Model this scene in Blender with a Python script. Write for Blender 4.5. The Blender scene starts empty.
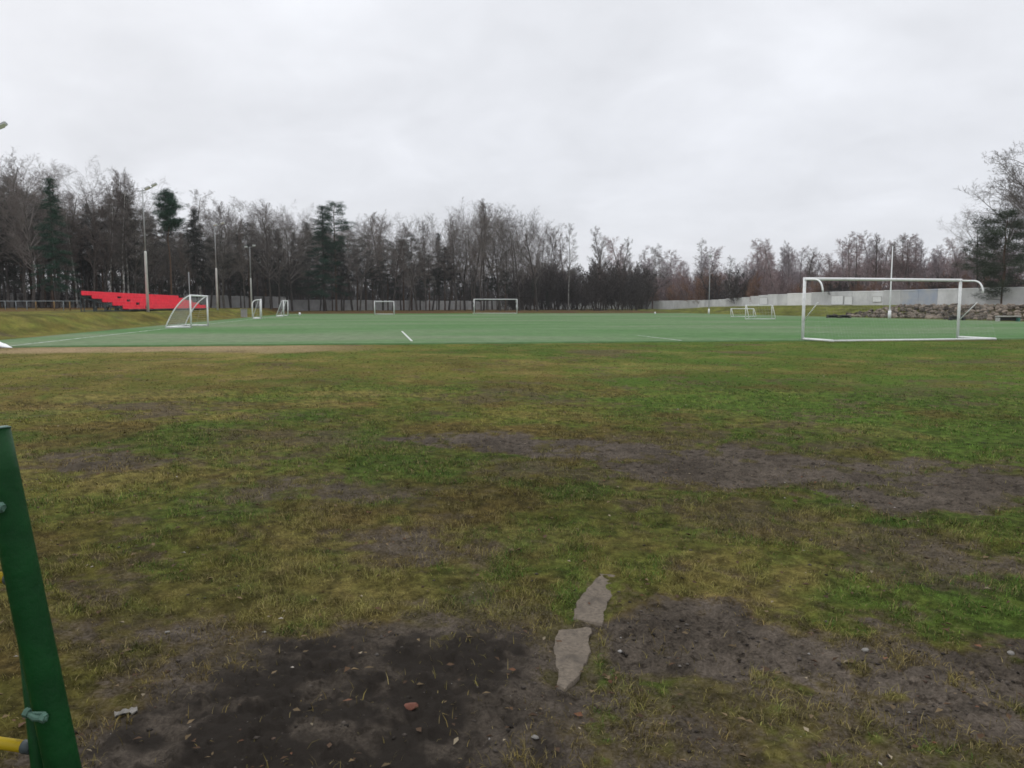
import bpy, math, random
import numpy as np
from mathutils import Vector, Matrix

rnd = random.Random(7)
rng = np.random.default_rng(11)
scene = bpy.context.scene
COL = scene.collection
R = math.radians

# ------------------------------------------------------------------ camera
CAM_H = 1.4
FPX = 788.0
PITCH = math.atan(78.5 / FPX)
cam_d = bpy.data.cameras.new("camera")
cam = bpy.data.objects.new("camera", cam_d)
COL.objects.link(cam)
cam_d.sensor_width = 36.0
cam_d.lens = 36.0 * FPX / 1024.0
cam_d.clip_start = 0.05
cam_d.clip_end = 12000
cam.location = (0, 0, CAM_H)
cam.rotation_euler = (math.pi / 2 - PITCH, 0, 0)
scene.camera = cam
CP, SP = math.cos(PITCH), math.sin(PITCH)


def ray(px, py):
    xc, yc = (px - 512) / FPX, (384 - py) / FPX
    return Vector((xc, CP + yc * SP, -SP + yc * CP))


def at(px, py, d):
    """survey point: seen at (px, py), d metres ahead of the viewer"""
    r = ray(px, py)
    k = d / r.y
    return Vector((r.x * k, d, CAM_H + r.z * k))


def on_ground(px, py, z=0.0):
    r = ray(px, py)
    k = (z - CAM_H) / r.z
    return Vector((r.x * k, r.y * k, z))


# ------------------------------------------------------------------ the pitch's own frame
TH = R(9.76)
GX, GY = 15.35, 32.6
CX, CY = math.cos(TH), math.sin(TH)
AX, AY = -math.sin(TH), math.cos(TH)


def to_uv(x, y):
    dx, dy = x - GX, y - GY
    return dx * CX + dy * CY, dx * AX + dy * AY


def from_uv(u, v):
    return GX + u * CX + v * AX, GY + u * CY + v * AY


# ------------------------------------------------------------------ numpy noise
def _hash(ix, iy, seed):
    h = (ix.astype(np.int64) * 374761393 + iy.astype(np.int64) * 668265263 + seed * 982451653) & 0xFFFFFFFF
    h = ((h ^ (h >> 13)) * 1274126177) & 0xFFFFFFFF
    h = ((h ^ (h >> 16)) * 2246822519) & 0xFFFFFFFF
    h = h ^ (h >> 15)
    return (h & 0xFFFFFF) / float(0xFFFFFF)


def vnoise(x, y, seed=0):
    ix, iy = np.floor(x), np.floor(y)
    fx, fy = x - ix, y - iy
    fx = fx * fx * fx * (fx * (fx * 6 - 15) + 10)
    fy = fy * fy * fy * (fy * (fy * 6 - 15) + 10)
    ix = ix.astype(np.int64)
    iy = iy.astype(np.int64)
    a = _hash(ix, iy, seed)
    b = _hash(ix + 1, iy, seed)
    c = _hash(ix, iy + 1, seed)
    d = _hash(ix + 1, iy + 1, seed)
    return (a + (b - a) * fx) * (1 - fy) + (c + (d - c) * fx) * fy


def fbm(x, y, seed=0, octv=4, gain=0.5):
    """0..1, mean 0.5"""
    s = np.zeros_like(x)
    amp, tot = 1.0, 0.0
    ca, sa = 0.8, 0.6
    for k in range(octv):
        s += amp * vnoise(x + 17.3 * k, y - 9.1 * k, seed + k)
        tot += amp
        x, y = 2.03 * (ca * x - sa * y), 2.03 * (sa * x + ca * y)
        amp *= gain
    return s / tot


def sstep(a, b, x):
    t = np.clip((x - a) / (b - a), 0, 1)
    return t * t * (3 - 2 * t)


# ------------------------------------------------------------------ terrain
TURF = (-35.5, 34.4, -0.75, 107.5)      # u0, u1, v0, v1


def turf_mask(u, v, soft=0.6):
    du = np.maximum(TURF[0] - u, u - TURF[1])
    dv = np.maximum(TURF[2] - v, v - TURF[3])
    return 1 - sstep(-soft, 0.05, np.maximum(du, dv))


def land(x, y):
    """large shape of the land, without the small bumps"""
    x = np.asarray(x, float)
    y = np.asarray(y, float)
    u, v = to_uv(x, y)
    left = 0.92 * sstep(-36.2, -40.6, u) * sstep(-9, 6, v)
    left = left + 0.15 * sstep(-45, -60, u) * sstep(-9, 6, v)
    hi = 40.2 + 9.0 * sstep(50, 80, v)
    right = (1.30 * sstep(35.6, hi, u) + 0.15 * sstep(46, 62, u)) * (1 - 1.15 * sstep(112, 180, v))
    right = right * sstep(-25, -2, v)
    far = 0.32 * sstep(108.5, 120, v)
    return np.maximum(np.maximum(left, right), far) + 0 * x


def px_poly(pts):
    return [tuple(on_ground(a, b).xy) for a, b in pts]


def sdf(x, y, poly):
    """signed distance, negative inside"""
    d = np.full(x.shape, 1e9)
    inside = np.zeros(x.shape, bool)
    n = len(poly)
    for i in range(n):
        ax, ay = poly[i]
        bx, by = poly[(i + 1) % n]
        ex, ey = bx - ax, by - ay
        wx, wy = x - ax, y - ay
        t = np.clip((wx * ex + wy * ey) / (ex * ex + ey * ey + 1e-12), 0, 1)
        d = np.minimum(d, (wx - t * ex) ** 2 + (wy - t * ey) ** 2)
        c = (ay > y) != (by > y)
        xx = ax + (y - ay) * ex / (ey if abs(ey) > 1e-9 else 1e-9)
        inside ^= c & (x < xx)
    d = np.sqrt(d)
    return np.where(inside, -d, d)


# bare patches: outline, edge roughness in metres, strength, blackness
PATCH = [
    (px_poly([(70, 900), (95, 768), (110, 735), (170, 695), (215, 658), (300, 638), (345, 628), (440, 626), (500, 642),
              (548, 690), (556, 740), (600, 768), (640, 900)]), 0.22, 1.0, 1.0),
    (px_poly([(545, 690), (600, 680), (660, 735), (720, 900), (540, 900)]), 0.22, 0.80, 0.20),
    (px_poly([(370, 436), (470, 435), (560, 440), (640, 446), (760, 452), (880, 462), (1080, 474), (1080, 494),
              (960, 506), (880, 506), (830, 492), (760, 486), (690, 481), (640, 472), (580, 456), (480, 446)]), 0.30, 0.95, 0.18),
    (px_poly([(640, 600), (700, 588), (760, 606), (850, 612), (950, 632), (1090, 668), (1120, 900), (1000, 900), (930, 768),
              (890, 715), (830, 690), (760, 672), (700, 668), (650, 655)]), 0.30, 0.95, 0.12),
    (px_poly([(880, 528), (950, 538), (1080, 560), (1080, 592), (960, 580), (905, 560)]), 0.25, 0.55, 0.35),
    (px_poly([(30, 458), (90, 454), (165, 462), (150, 474), (60, 474)]), 0.40, 0.60, 0.35),
    (px_poly([(225, 492), (300, 484), (420, 494), (440, 510), (330, 506), (250, 506)]), 0.35, 0.62, 0.4),
    (px_poly([(365, 535), (430, 526), (500, 545), (470, 556), (390, 552)]), 0.25, 0.62, 0.45),
    (px_poly([(655, 602), (700, 575), (790, 590), (760, 640), (690, 640)]), 0.30, 0.55, 0.2),
    (px_poly([(60, 402), (200, 400), (215, 414), (90, 415)]), 0.8, 0.45, 0.1),
    (px_poly([(200, 432), (330, 428), (420, 440), (300, 446)]), 0.6, 0.34, 0.25),
    (px_poly([(120, 600), (180, 612), (240, 636), (170, 640), (110, 620)]), 0.2, 0.7, 0.6),
    (px_poly([(600, 430), (700, 436), (860, 446), (860, 452), (700, 446), (600, 440)]), 0.25, 0.40, 0.15),
    (px_poly([(860, 385), (930, 382), (960, 392), (880, 396)]), 0.8, 0.25, 0.1),
    (px_poly([(430, 396), (520, 392), (560, 404), (460, 408)]), 0.8, 0.35, 0.2),
    (px_poly([(640, 510), (760, 500), (850, 518), (760, 530)]), 0.3, 0.35, 0.2),
]
DARKSPOT = [on_ground(390, 700), on_ground(450, 735), on_ground(200, 735), on_ground(300, 665), on_ground(430, 660)]
CONCRETE_TOP = px_poly([(600, 571), (616, 573), (609, 600), (601, 622), (574, 615), (583, 590)])
CONCRETE_NEAR = px_poly([(557, 628), (592, 626), (590, 655), (580, 672), (563, 690), (555, 684), (555, 655)])


def fields(x, y):
    """soil, black soil, tan litter, tint (n,3), turf mask"""
    u, v = to_uv(x, y)
    d = np.hypot(x, y)
    soil = np.zeros_like(x)
    black = np.zeros_like(x)
    near = d < 22
    xs, ys = x[near], y[near]
    s = np.zeros_like(xs)
    b = np.zeros_like(xs)
    n1 = fbm(xs * 1.3, ys * 1.3, 3, 5, 0.6) - 0.5
    n2 = fbm(xs * 6.0, ys * 6.0, 33, 4, 0.6) - 0.5
    for poly, rough, k, bl in PATCH:
        f = sdf(xs, ys, poly) + n1 * rough * 3.0 + n2 * min(rough, 0.3) * 2.6
        m = k * (1 - sstep(-0.30, 0.42, f))
        s = np.maximum(s, m)
        b = np.maximum(b, m * bl)
    spots = fbm(xs * 0.9, ys * 0.9, 71, 5, 0.6)
    s = np.maximum(s, 0.34 * sstep(0.58, 0.74, spots + 0.6 * n2))
    # tussocks left standing in the bare ground
    s = s * (1 - 0.75 * sstep(0.58, 0.68, fbm(xs * 3.1, ys * 3.1, 77, 4, 0.6)) * (1 - b))
    blk = np.zeros_like(xs)
    for q in DARKSPOT:
        blk = np.maximum(blk, np.exp(-((xs - q.x) ** 2 + (ys - q.y) ** 2) / 0.22))
    lump = sstep(0.40, 0.60, 0.55 * fbm(xs * 3.2, ys * 3.2, 55, 5, 0.65) + 0.45 * fbm(xs * 9, ys * 9, 56, 4, 0.6) + 0.16 * (blk - 0.5))
    b = b * np.clip(0.12 + 0.30 * blk + 0.75 * lump, 0, 1)
    soil[near] = s
    black[near] = b
    farspot = fbm(x * 0.35, y * 0.5, 72, 4, 0.6)
    soil = np.where(near, soil, 0.35 * sstep(0.62, 0.75, farspot))
    # colours (albedo of the grass itself)
    green = np.array((0.042, 0.075, 0.013))
    olive = np.array((0.081, 0.076, 0.019))
    straw = np.array((0.138, 0.110, 0.043))
    rust = np.array((0.078, 0.047, 0.021))
    a = fbm(x * 0.22, y * 0.22, 5, 4, 0.6)
    bmid = fbm(x * 1.1, y * 1.1, 15, 4, 0.6)
    cfine = fbm(x * 6.0, y * 6.0, 25, 3, 0.6)
    gness = sstep(0.30, 0.70, 0.42 * a + 0.38 * bmid + 0.20 * cfine + 0.016 * np.clip(x, -6, 8) + 0.02)
    tint = olive[None] + (green - olive)[None] * gness[:, None]
    st = 0.55 * sstep(0.52, 0.72, fbm(x * 0.8, y * 0.8, 45, 4, 0.6)) + 0.25 * sstep(0.5, 0.8, fbm(x * 4, y * 4, 46, 3))
    tint = tint + (straw[None] - tint) * (st * (1 - 0.5 * gness))[:, None]
    ru = 0.50 * sstep(0.53, 0.70, fbm(x * 0.9, y * 0.9, 85, 5, 0.6)) * (1 - sstep(14, 26, d))
    halo = sstep(0.05, 0.5, soil) * 0.6
    ru = np.maximum(ru, halo)
    tint = tint + (rust[None] - tint) * ru[:, None]
    # tussock by tussock
    tus = 0.6 * fbm(x * 13, y * 13, 47, 3, 0.6) + 0.4 * fbm(x * 31, y * 31, 48, 2)
    tus = np.where(d < 14, tus, 0.5)
    tint = tint * (0.66 + 0.94 * sstep(0.28, 0.72, tus))[:, None]
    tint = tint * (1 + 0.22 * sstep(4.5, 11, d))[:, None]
    tint = tint * np.clip(0.72 + 0.6 * fbm(x * 0.5, y * 0.5, 49, 4), 0.75, 1.3)[:, None]
    # bank at the left: drier; right bank: greener; strip under the trees: leaf litter
    bl = sstep(-35.8, -37.5, u) * sstep(-12, -2, v)
    dry = np.array((0.098, 0.088, 0.020))
    grit = 0.55 + 0.9 * sstep(0.25, 0.75, 0.5 * fbm(x * 1.4, y * 1.4, 97, 4, 0.65) + 0.5 * fbm(u * 1.1, v * 0.35, 98, 3, 0.6))
    bank = np.maximum(bl, sstep(34.5, 37.0, u) * sstep(-5, 5, v))
    mixb = (bl * (0.05 + 0.95 * sstep(0.35, 0.65, fbm(u * 0.55, v * 0.16, 90, 5, 0.6))))[:, None]
    tint = tint + (np.array((0.074, 0.082, 0.018))[None] - tint) * (0.6 * bl * (1 - mixb[:, 0]))[:, None]
    tint = tint * (1 + bl * (1.3 * (fbm(u * 0.9, v * 0.3, 91, 4, 0.6) - 0.35)))[:, None]
    tint = tint + (dry[None] - tint) * mixb
    br = sstep(34.5, 37.0, u) * sstep(-5, 5, v)
    rg = np.array((0.100, 0.108, 0.022))
    tint = tint + (rg[None] * (0.6 + 0.8 * fbm(u * .5, v * .2, 93, 4))[:, None] - tint) * (0.8 * br)[:, None]
    tint = tint * (1 + bank * (grit - 1))[:, None]
    rub = sstep(35.8, 36.3, u) * sstep(41.5, 40.8, u) * sstep(57, 46, v) * sstep(0, 8, v)
    tint = tint + (np.array((0.040, 0.033, 0.022))[None] - tint) * (0.85 * rub)[:, None]
    wood = np.maximum(sstep(107.6, 110.5, v) * sstep(39, 30, u), np.maximum(sstep(-46, -52, u), sstep(64, 70, u)) * sstep(8, 25, v))
    lit = np.array((0.085, 0.052, 0.026))
    tint = tint + (lit[None] - tint) * (wood * np.clip(0.25 + 1.3 * fbm(x * 0.3, y * 0.3, 95, 3), 0, 1))[:, None]
    # sandy strip before the near touchline
    tn = sstep(-5.0, -3.4, v + 2.4 * (fbm(u * 0.35, v * 0.35, 66, 4) - 0.5)) * sstep(-0.7, -1.3, v) * sstep(-34.5, -31, u) * sstep(-19.5, -24, u)
    tn = tn * (0.5 + 0.7 * fbm(x * 0.8, y * 0.8, 67, 3))
    sand = np.array((0.265, 0.205, 0.135))
    tint = tint + (sand[None] - tint) * np.clip(tn, 0, 1)[:, None]
    return soil, black, tn, tint


def swell(x, y):
    d = np.hypot(x, y)
    return 0.075 * (fbm(x * 0.55, y * 0.55, 101, 3) - 0.5) * sstep(1.0, 3.0, d) * sstep(34, 20, d)


def bumps(x, y, soil):
    d = np.hypot(x, y)
    u, v = to_uv(x, y)
    k = sstep(34, 20, d)
    z = swell(x, y)
    z = z + 0.034 * (fbm(x * 3.2, y * 3.2, 102, 3) - 0.5) * k
    z = z + 0.024 * (fbm(x * 14, y * 14, 103, 3, 0.6) - 0.5) * k * (0.5 + soil)
    z = z + 0.030 * np.maximum(0, fbm(x * 21, y * 21, 106, 3, 0.6) - 0.52) * k * soil * 2.2
    z = z + 0.026 * (fbm(x * 7, y * 7, 104, 3, 0.6) - 0.5) * k * soil
    z = z - 0.010 * soil * k
    bank = (sstep(-35.8, -38, u) + sstep(34.8, 37.5, u)) * sstep(-10, 0, v)
    z = z + 0.22 * (fbm(x * 0.22, y * 0.22, 105, 4) - 0.5) * bank
    return z


def flat_near_concrete(x, y):
    """1 on the old concrete strip, so that the ground dips just under it"""
    m = np.zeros_like(x)
    for p in (CONCRETE_TOP, CONCRETE_NEAR):
        m = np.maximum(m, 1 - sstep(-0.02, 0.05, sdf(x, y, p)))
    return m


def terrain(x, y):
    x = np.asarray(x, float).ravel()
    y = np.asarray(y, float).ravel()
    f = fields(x, y)
    u, v = to_uv(x, y)
    z = land(x, y) + bumps(x, y, f[0])
    z = z * (1 - turf_mask(u, v, 1.0)) - 0.06 * turf_mask(u, v, 1.0)
    m = np.zeros_like(x)
    near = np.hypot(x, y) < 8
    m[near] = flat_near_concrete(x[near], y[near])
    z = z * (1 - m) + (swell(x, y) - 0.0100 + 0.9 * (z - swell(x, y))) * m
    return z, f


def zat(x, y):
    return float(land(np.array([x]), np.array([y]))[0])


def ztop(x, y):
    return float(terrain(np.array([x]), np.array([y]))[0][0])


# ------------------------------------------------------------------ materials
def new_mat(name):
    m = bpy.data.materials.new(name)
    m.use_nodes = True
    nt = m.node_tree
    return m, nt, nt.nodes, nt.links, nt.nodes["Principled BSDF"]


def mat(name, col, rough=0.6, var=0.25, scale=3.0, metal=0.0, bump=0.0, spec=0.3, col2=None, objvar=0.0, thr=None, coords="Object"):
    m, nt, N, L, b = new_mat(name)
    b.inputs["Roughness"].default_value = rough
    b.inputs["Metallic"].default_value = metal
    b.inputs["Specular IOR Level"].default_value = spec
    tc = N.new("ShaderNodeTexCoord")
    nz = N.new("ShaderNodeTexNoise")
    nz.inputs["Scale"].default_value = scale
    nz.inputs["Detail"].default_value = 6
    nz.inputs["Roughness"].default_value = 0.65
    L.new(tc.outputs[coords], nz.inputs["Vector"])
    rp = N.new("ShaderNodeValToRGB")
    c2 = col2 if col2 else tuple(c * (1 - var) for c in col)
    c1 = col if col2 else tuple(min(1, c * (1 + var)) for c in col)
    lo, hi = thr if thr else (0.32, 0.68)
    rp.color_ramp.elements[0].position = lo
    rp.color_ramp.elements[0].color = (*c2, 1)
    rp.color_ramp.elements[1].position = hi
    rp.color_ramp.elements[1].color = (*c1, 1)
    L.new(nz.outputs["Fac"], rp.inputs["Fac"])
    out = rp.outputs["Color"]
    if objvar:
        oi = N.new("ShaderNodeObjectInfo")
        mr = N.new("ShaderNodeMapRange")
        mr.inputs["To Min"].default_value = 1 - objvar
        mr.inputs["To Max"].default_value = 1 + objvar
        L.new(oi.outputs["Random"], mr.inputs["Value"])
        mx = N.new("ShaderNodeVectorMath")
        mx.operation = "SCALE"
        L.new(out, mx.inputs[0])
        L.new(mr.outputs["Result"], mx.inputs["Scale"])
        out = mx.outputs["Vector"]
    L.new(out, b.inputs["Base Color"])
    if bump:
        bp = N.new("ShaderNodeBump")
        bp.inputs["Strength"].default_value = bump
        bp.inputs["Distance"].default_value = 0.02 if name != "old_concrete" else 0.004
        L.new(nz.outputs["Fac"], bp.inputs["Height"])
        L.new(bp.outputs["Normal"], b.inputs["Normal"])
    return m


M = {}
M["white_paint"] = mat("white_paint", (0.78, 0.79, 0.80), 0.45, col2=(0.60, 0.60, 0.60), scale=6, thr=(0.25, 0.5))
M["net"] = mat("net_cord", (0.38, 0.40, 0.40), 0.9)
M["concrete"] = mat("concrete_panel", (0.58, 0.585, 0.59), 0.9, 0.18, 0.35, objvar=0.15)
M["concrete_back"] = mat("concrete_panel_dull", (0.40, 0.405, 0.41), 0.9, 0.2, 0.9, objvar=0.12)
M["concrete_blue"] = mat("concrete_painted_blue", (0.34, 0.39, 0.49), 0.9, 0.0, 0.5, col2=(0.48, 0.485, 0.49))
M["whitewash"] = mat("whitewash", (0.80, 0.80, 0.80), 0.85, 0.06, 0.8)
M["board_white"] = mat("board_white", (0.80, 0.81, 0.82), 0.6, 0.05, 1.5)
M["pole_concrete"] = mat("pole_concrete", (0.56, 0.56, 0.54), 0.85, 0.15, 2.0)
M["mast_metal"] = mat("mast_metal", (0.32, 0.325, 0.33), 0.5, 0.15, 3.0)
M["lamp_housing"] = mat("lamp_housing", (0.42, 0.43, 0.44), 0.5, 0.15, 5.0)
M["lamp_glass"] = mat("lamp_glass", (0.80, 0.82, 0.84), 0.15, 0.04, 5.0, spec=0.6)
M["seat_red"] = mat("seat_red", (0.70, 0.028, 0.056), 0.5, 0.16, 1.6)
M["steel_dark"] = mat("steel_dark", (0.045, 0.06, 0.065), 0.6, 0.3, 3.0)
M["rail_metal"] = mat("rail_metal", (0.22, 0.25, 0.26), 0.6, 0.2, 3.0)
M["rail_rust"] = mat("rail_rust", (0.20, 0.13, 0.055), 0.8, 0.25, 3.0)
M["green_paint"] = mat("green_paint", (0.0045, 0.047, 0.0105), 0.5, col2=(0.0028, 0.030, 0.007), scale=14, bump=0.25, spec=0.14)
M["green_cap"] = mat("green_cap", (0.10, 0.17, 0.15), 0.5, 0.2, 12)
M["clamp_green"] = mat("clamp_green", (0.065, 0.130, 0.100), 0.6, 0.35, 30)
M["yellow_paint"] = mat("yellow_paint", (0.42, 0.30, 0.012), 0.45, col2=(0.20, 0.14, 0.02), scale=22, thr=(0.28, 0.42))
M["bag_white"] = mat("bag_white", (0.74, 0.75, 0.78), 0.6, 0.06, 4, bump=0.3)
M["box_grey"] = mat("box_grey", (0.28, 0.28, 0.265), 0.8, 0.15, 3)
M["boulder"] = mat("boulder", (0.21, 0.175, 0.14), 0.95, col2=(0.08, 0.064, 0.05), scale=1.6, objvar=0.6, bump=0.6)
M["bench_wood"] = mat("bench_wood", (0.030, 0.030, 0.030), 0.8, 0.3, 4)
M["bench_pale"] = mat("bench_pale", (0.40, 0.40, 0.38), 0.8, 0.2, 4)
M["bench_teal"] = mat("bench_teal", (0.06, 0.20, 0.16), 0.7, 0.2, 4)
M["old_concrete"] = mat("old_concrete", (0.145, 0.119, 0.092), 0.95, col2=(0.078, 0.064, 0.050), scale=55, bump=0.7, thr=(0.33, 0.62))
def soil_stains(m):
    """earth rubbed into the old concrete"""
    nt = m.node_tree
    N, L = nt.nodes, nt.links
    b = N["Principled BSDF"]
    src = b.inputs["Base Color"].links[0].from_socket
    tc = N.new("ShaderNodeTexCoord")
    nz = N.new("ShaderNodeTexNoise")
    nz.inputs["Scale"].default_value = 7
    nz.inputs["Detail"].default_value = 7
    nz.inputs["Roughness"].default_value = 0.7
    L.new(tc.outputs["Object"], nz.inputs["Vector"])
    r = N.new("ShaderNodeMapRange")
    r.interpolation_type = "SMOOTHSTEP"
    r.inputs["From Min"].default_value = 0.50
    r.inputs["From Max"].default_value = 0.66
    L.new(nz.outputs["Fac"], r.inputs["Value"])
    mx = N.new("ShaderNodeMix")
    mx.data_type = "RGBA"
    L.new(r.outputs["Result"], mx.inputs[0])
    L.new(src, mx.inputs[6])
    mx.inputs[7].default_value = (0.060, 0.050, 0.040, 1)
    L.new(mx.outputs[2], b.inputs["Base Color"])


soil_stains(M["old_concrete"])
M["stone"] = mat("stone", (0.20, 0.19, 0.175), 0.9, 0.25, 30, bump=0.4)
M["brick_chip"] = mat("brick_chip", (0.16, 0.065, 0.045), 0.95, 0.25, 40, bump=0.5)
# bark and twigs
M["bark_dark"] = mat("bark_dark", (0.066, 0.058, 0.052), 0.95, 0.35, 1.5, objvar=0.30)
M["bark_grey"] = mat("bark_grey", (0.120, 0.112, 0.100), 0.95, 0.35, 1.5, objvar=0.25)
M["bark_pine"] = mat("bark_pine", (0.078, 0.052, 0.037), 0.95, 0.35, 1.2, objvar=0.25)
M["bark_birch"] = mat("bark_birch", (0.42, 0.41, 0.385), 0.85, col2=(0.06, 0.055, 0.05), scale=2.2, thr=(0.42, 0.56), objvar=0.15)
M["twig_grey"] = mat("twig_grey", (0.150, 0.132, 0.122), 0.95, 0.2, 0.5, objvar=0.30)
M["twig_brown"] = mat("twig_brown", (0.130, 0.104, 0.092), 0.95, 0.2, 0.5, objvar=0.30)
M["twig_plum"] = mat("twig_plum", (0.240, 0.178, 0.178), 0.95, 0.2, 0.5, objvar=0.22)
M["twig_mauve"] = mat("twig_mauve", (0.275, 0.238, 0.252), 0.95, 0.2, 0.5, objvar=0.20)
M["twig_rust"] = mat("twig_rust", (0.215, 0.125, 0.085), 0.95, 0.2, 0.5, objvar=0.25)
M["twig_near"] = mat("twig_near", (0.085, 0.076, 0.070), 0.95, 0.2, 0.5)
M["twig_dark"] = mat("twig_dark", (0.058, 0.050, 0.046), 0.95, 0.2, 0.5, objvar=0.3)
M["needle_green"] = mat("needle_green", (0.022, 0.060, 0.036), 0.8, 0.35, 0.6, objvar=0.20)
M["needle_olive"] = mat("needle_olive", (0.030, 0.044, 0.024), 0.85, 0.4, 0.8, objvar=0.15)
M["needle_dark"] = mat("needle_dark", (0.034, 0.038, 0.031), 0.85, 0.35, 0.6, objvar=0.35)


# ------------------------------------------------------------------ mesh builder
class MB:
    def __init__(self):
        self.v, self.f = [], []

    def add(self, vs, fs):
        o = len(self.v)
        self.v.extend(vs)
        self.f.extend([tuple(i + o for i in f) for f in fs])

    def box(self, c, s, rz=0.0, bevel=0.0, rx=0.0):
        hx, hy, hz = s[0] / 2, s[1] / 2, s[2] / 2
        mtx = Matrix.Translation(Vector(c)) @ Matrix.Rotation(rz, 4, "Z") @ Matrix.Rotation(rx, 4, "X")
        if bevel <= 0:
            vs = [mtx @ Vector((x, y, z)) for z in (-hz, hz) for x, y in ((-hx, -hy), (hx, -hy), (hx, hy), (-hx, hy))]
            self.add(vs, [(3, 2, 1, 0), (4, 5, 6, 7), (0, 1, 5, 4), (1, 2, 6, 5), (2, 3, 7, 6), (3, 0, 4, 7)])
            return
        b = min(bevel, hx * .9, hy * .9, hz * .9)
        ring = lambda z, i: [(-hx + i, -hy, z), (hx - i, -hy, z), (hx, -hy + i, z), (hx, hy - i, z), (hx - i, hy, z), (-hx + i, hy, z), (-hx, hy - i, z), (-hx, -hy + i, z)]
        def inset(z, k):
            return [(x * (hx - k) / hx, y * (hy - k) / hy, z) for x, y, _ in ring(z, b)]
        rings = [inset(-hz, b), ring(-hz + b, b), ring(hz - b, b), inset(hz, b)]
        vs, fs = [], []
        for r in rings:
            vs += [mtx @ Vector(p) for p in r]
        for k in range(3):
            for i in range(8):
                j = (i + 1) % 8
                fs.append((k * 8 + i, k * 8 + j, k * 8 + 8 + j, k * 8 + 8 + i))
        fs.append(tuple(range(7, -1, -1)))
        fs.append(tuple(range(24, 32)))
        self.add(vs, fs)

    def tube(self, pts, rad, n=8, cap=True):
        pts = [Vector(p) for p in pts]
        if not hasattr(rad, "__len__"):
            rad = [rad] * len(pts)
        vs, fs = [], []
        t0 = (pts[1] - pts[0]).normalized()
        ref = Vector((0, 0, 1)) if abs(t0.z) < 0.9 else Vector((1, 0, 0))
        xa = t0.cross(ref).normalized()
        for i, p in enumerate(pts):
            t = (pts[min(i + 1, len(pts) - 1)] - pts[max(i - 1, 0)])
            t = t.normalized() if t.length > 1e-9 else t0
            xa = (xa - t * xa.dot(t))
            xa = xa.normalized() if xa.length > 1e-6 else t.orthogonal().normalized()
            ya = t.cross(xa)
            for k in range(n):
                a = 2 * math.pi * k / n
                vs.append(p + (xa * math.cos(a) + ya * math.sin(a)) * rad[i])
        for i in range(len(pts) - 1):
            for k in range(n):
                j = (k + 1) % n
                fs.append((i * n + k, i * n + j, i * n + n + j, i * n + n + k))
        if cap:
            fs.append(tuple(range(n - 1, -1, -1)))
            fs.append(tuple(range((len(pts) - 1) * n, len(pts) * n)))
        self.add(vs, fs)

    def mesh(self, name, m, smooth=False):
        me = bpy.data.meshes.new(name)
        me.from_pydata([tuple(p) for p in self.v], [], self.f)
        if m:
            me.materials.append(m)
        if smooth:
            me.polygons.foreach_set("use_smooth", [True] * len(me.polygons))
        me.update()
        return me

    def build(self, name, m, parent=None, smooth=False):
        o = bpy.data.objects.new(name, self.mesh(name, m, smooth))
        COL.objects.link(o)
        if parent:
            o.parent = parent
        return o


def np_mesh(name, verts, faces_flat, loop_tot, m, parent=None, smooth=False, attrs=None):
    me = bpy.data.meshes.new(name)
    verts = np.asarray(verts, np.float32)
    me.vertices.add(len(verts))
    me.vertices.foreach_set("co", verts.ravel())
    loop_tot = np.asarray(loop_tot, np.int32)
    me.loops.add(int(loop_tot.sum()))
    me.loops.foreach_set("vertex_index", np.asarray(faces_flat, np.int32).ravel())
    me.polygons.add(len(loop_tot))
    st = np.zeros(len(loop_tot), np.int32)
    st[1:] = np.cumsum(loop_tot)[:-1]
    me.polygons.foreach_set("loop_start", st)
    me.polygons.foreach_set("loop_total", loop_tot)
    if smooth:
        me.polygons.foreach_set("use_smooth", np.ones(len(loop_tot), bool))
    me.update(calc_edges=True)
    for an, arr in (attrs or {}).items():
        if arr.ndim == 2:
            a = me.attributes.new(an, "FLOAT_COLOR", "POINT")
            rgba = np.ones((len(arr), 4), np.float32)
            rgba[:, :3] = arr
            a.data.foreach_set("color", rgba.ravel())
        else:
            a = me.attributes.new(an, "FLOAT", "POINT")
            a.data.foreach_set("value", np.asarray(arr, np.float32))
    if m:
        me.materials.append(m)
    o = bpy.data.objects.new(name, me)
    COL.objects.link(o)
    if parent:
        o.parent = parent
    return o


def tag(o, label=None, cat=None, group=None, kind=None):
    if label:
        o["label"] = label
    if cat:
        o["category"] = cat
    if group:
        o["group"] = group
    if kind:
        o["kind"] = kind
    return o


def empty(name, loc, rz=0.0):
    o = bpy.data.objects.new(name, None)
    o.empty_display_size = 0.3
    COL.objects.link(o)
    o.location = loc
    o.rotation_euler = (0, 0, rz)
    return o


def copy_tree(o, parent=None):
    c = o.copy()
    COL.objects.link(c)
    if parent:
        c.parent = parent
    for ch in list(o.children):
        copy_tree(ch, c)
    return c


# ------------------------------------------------------------------ ground sheet
def ring_list():
    r = [0.03]
    while r[-1] < 4000:
        x = r[-1]
        k = 1.2 if x < 1.2 else (1.0055 if x < 12 else (1.012 if x < 45 else (1.018 if x < 160 else 1.06)))
        r.append(x * k)
    return np.array(r)


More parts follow.
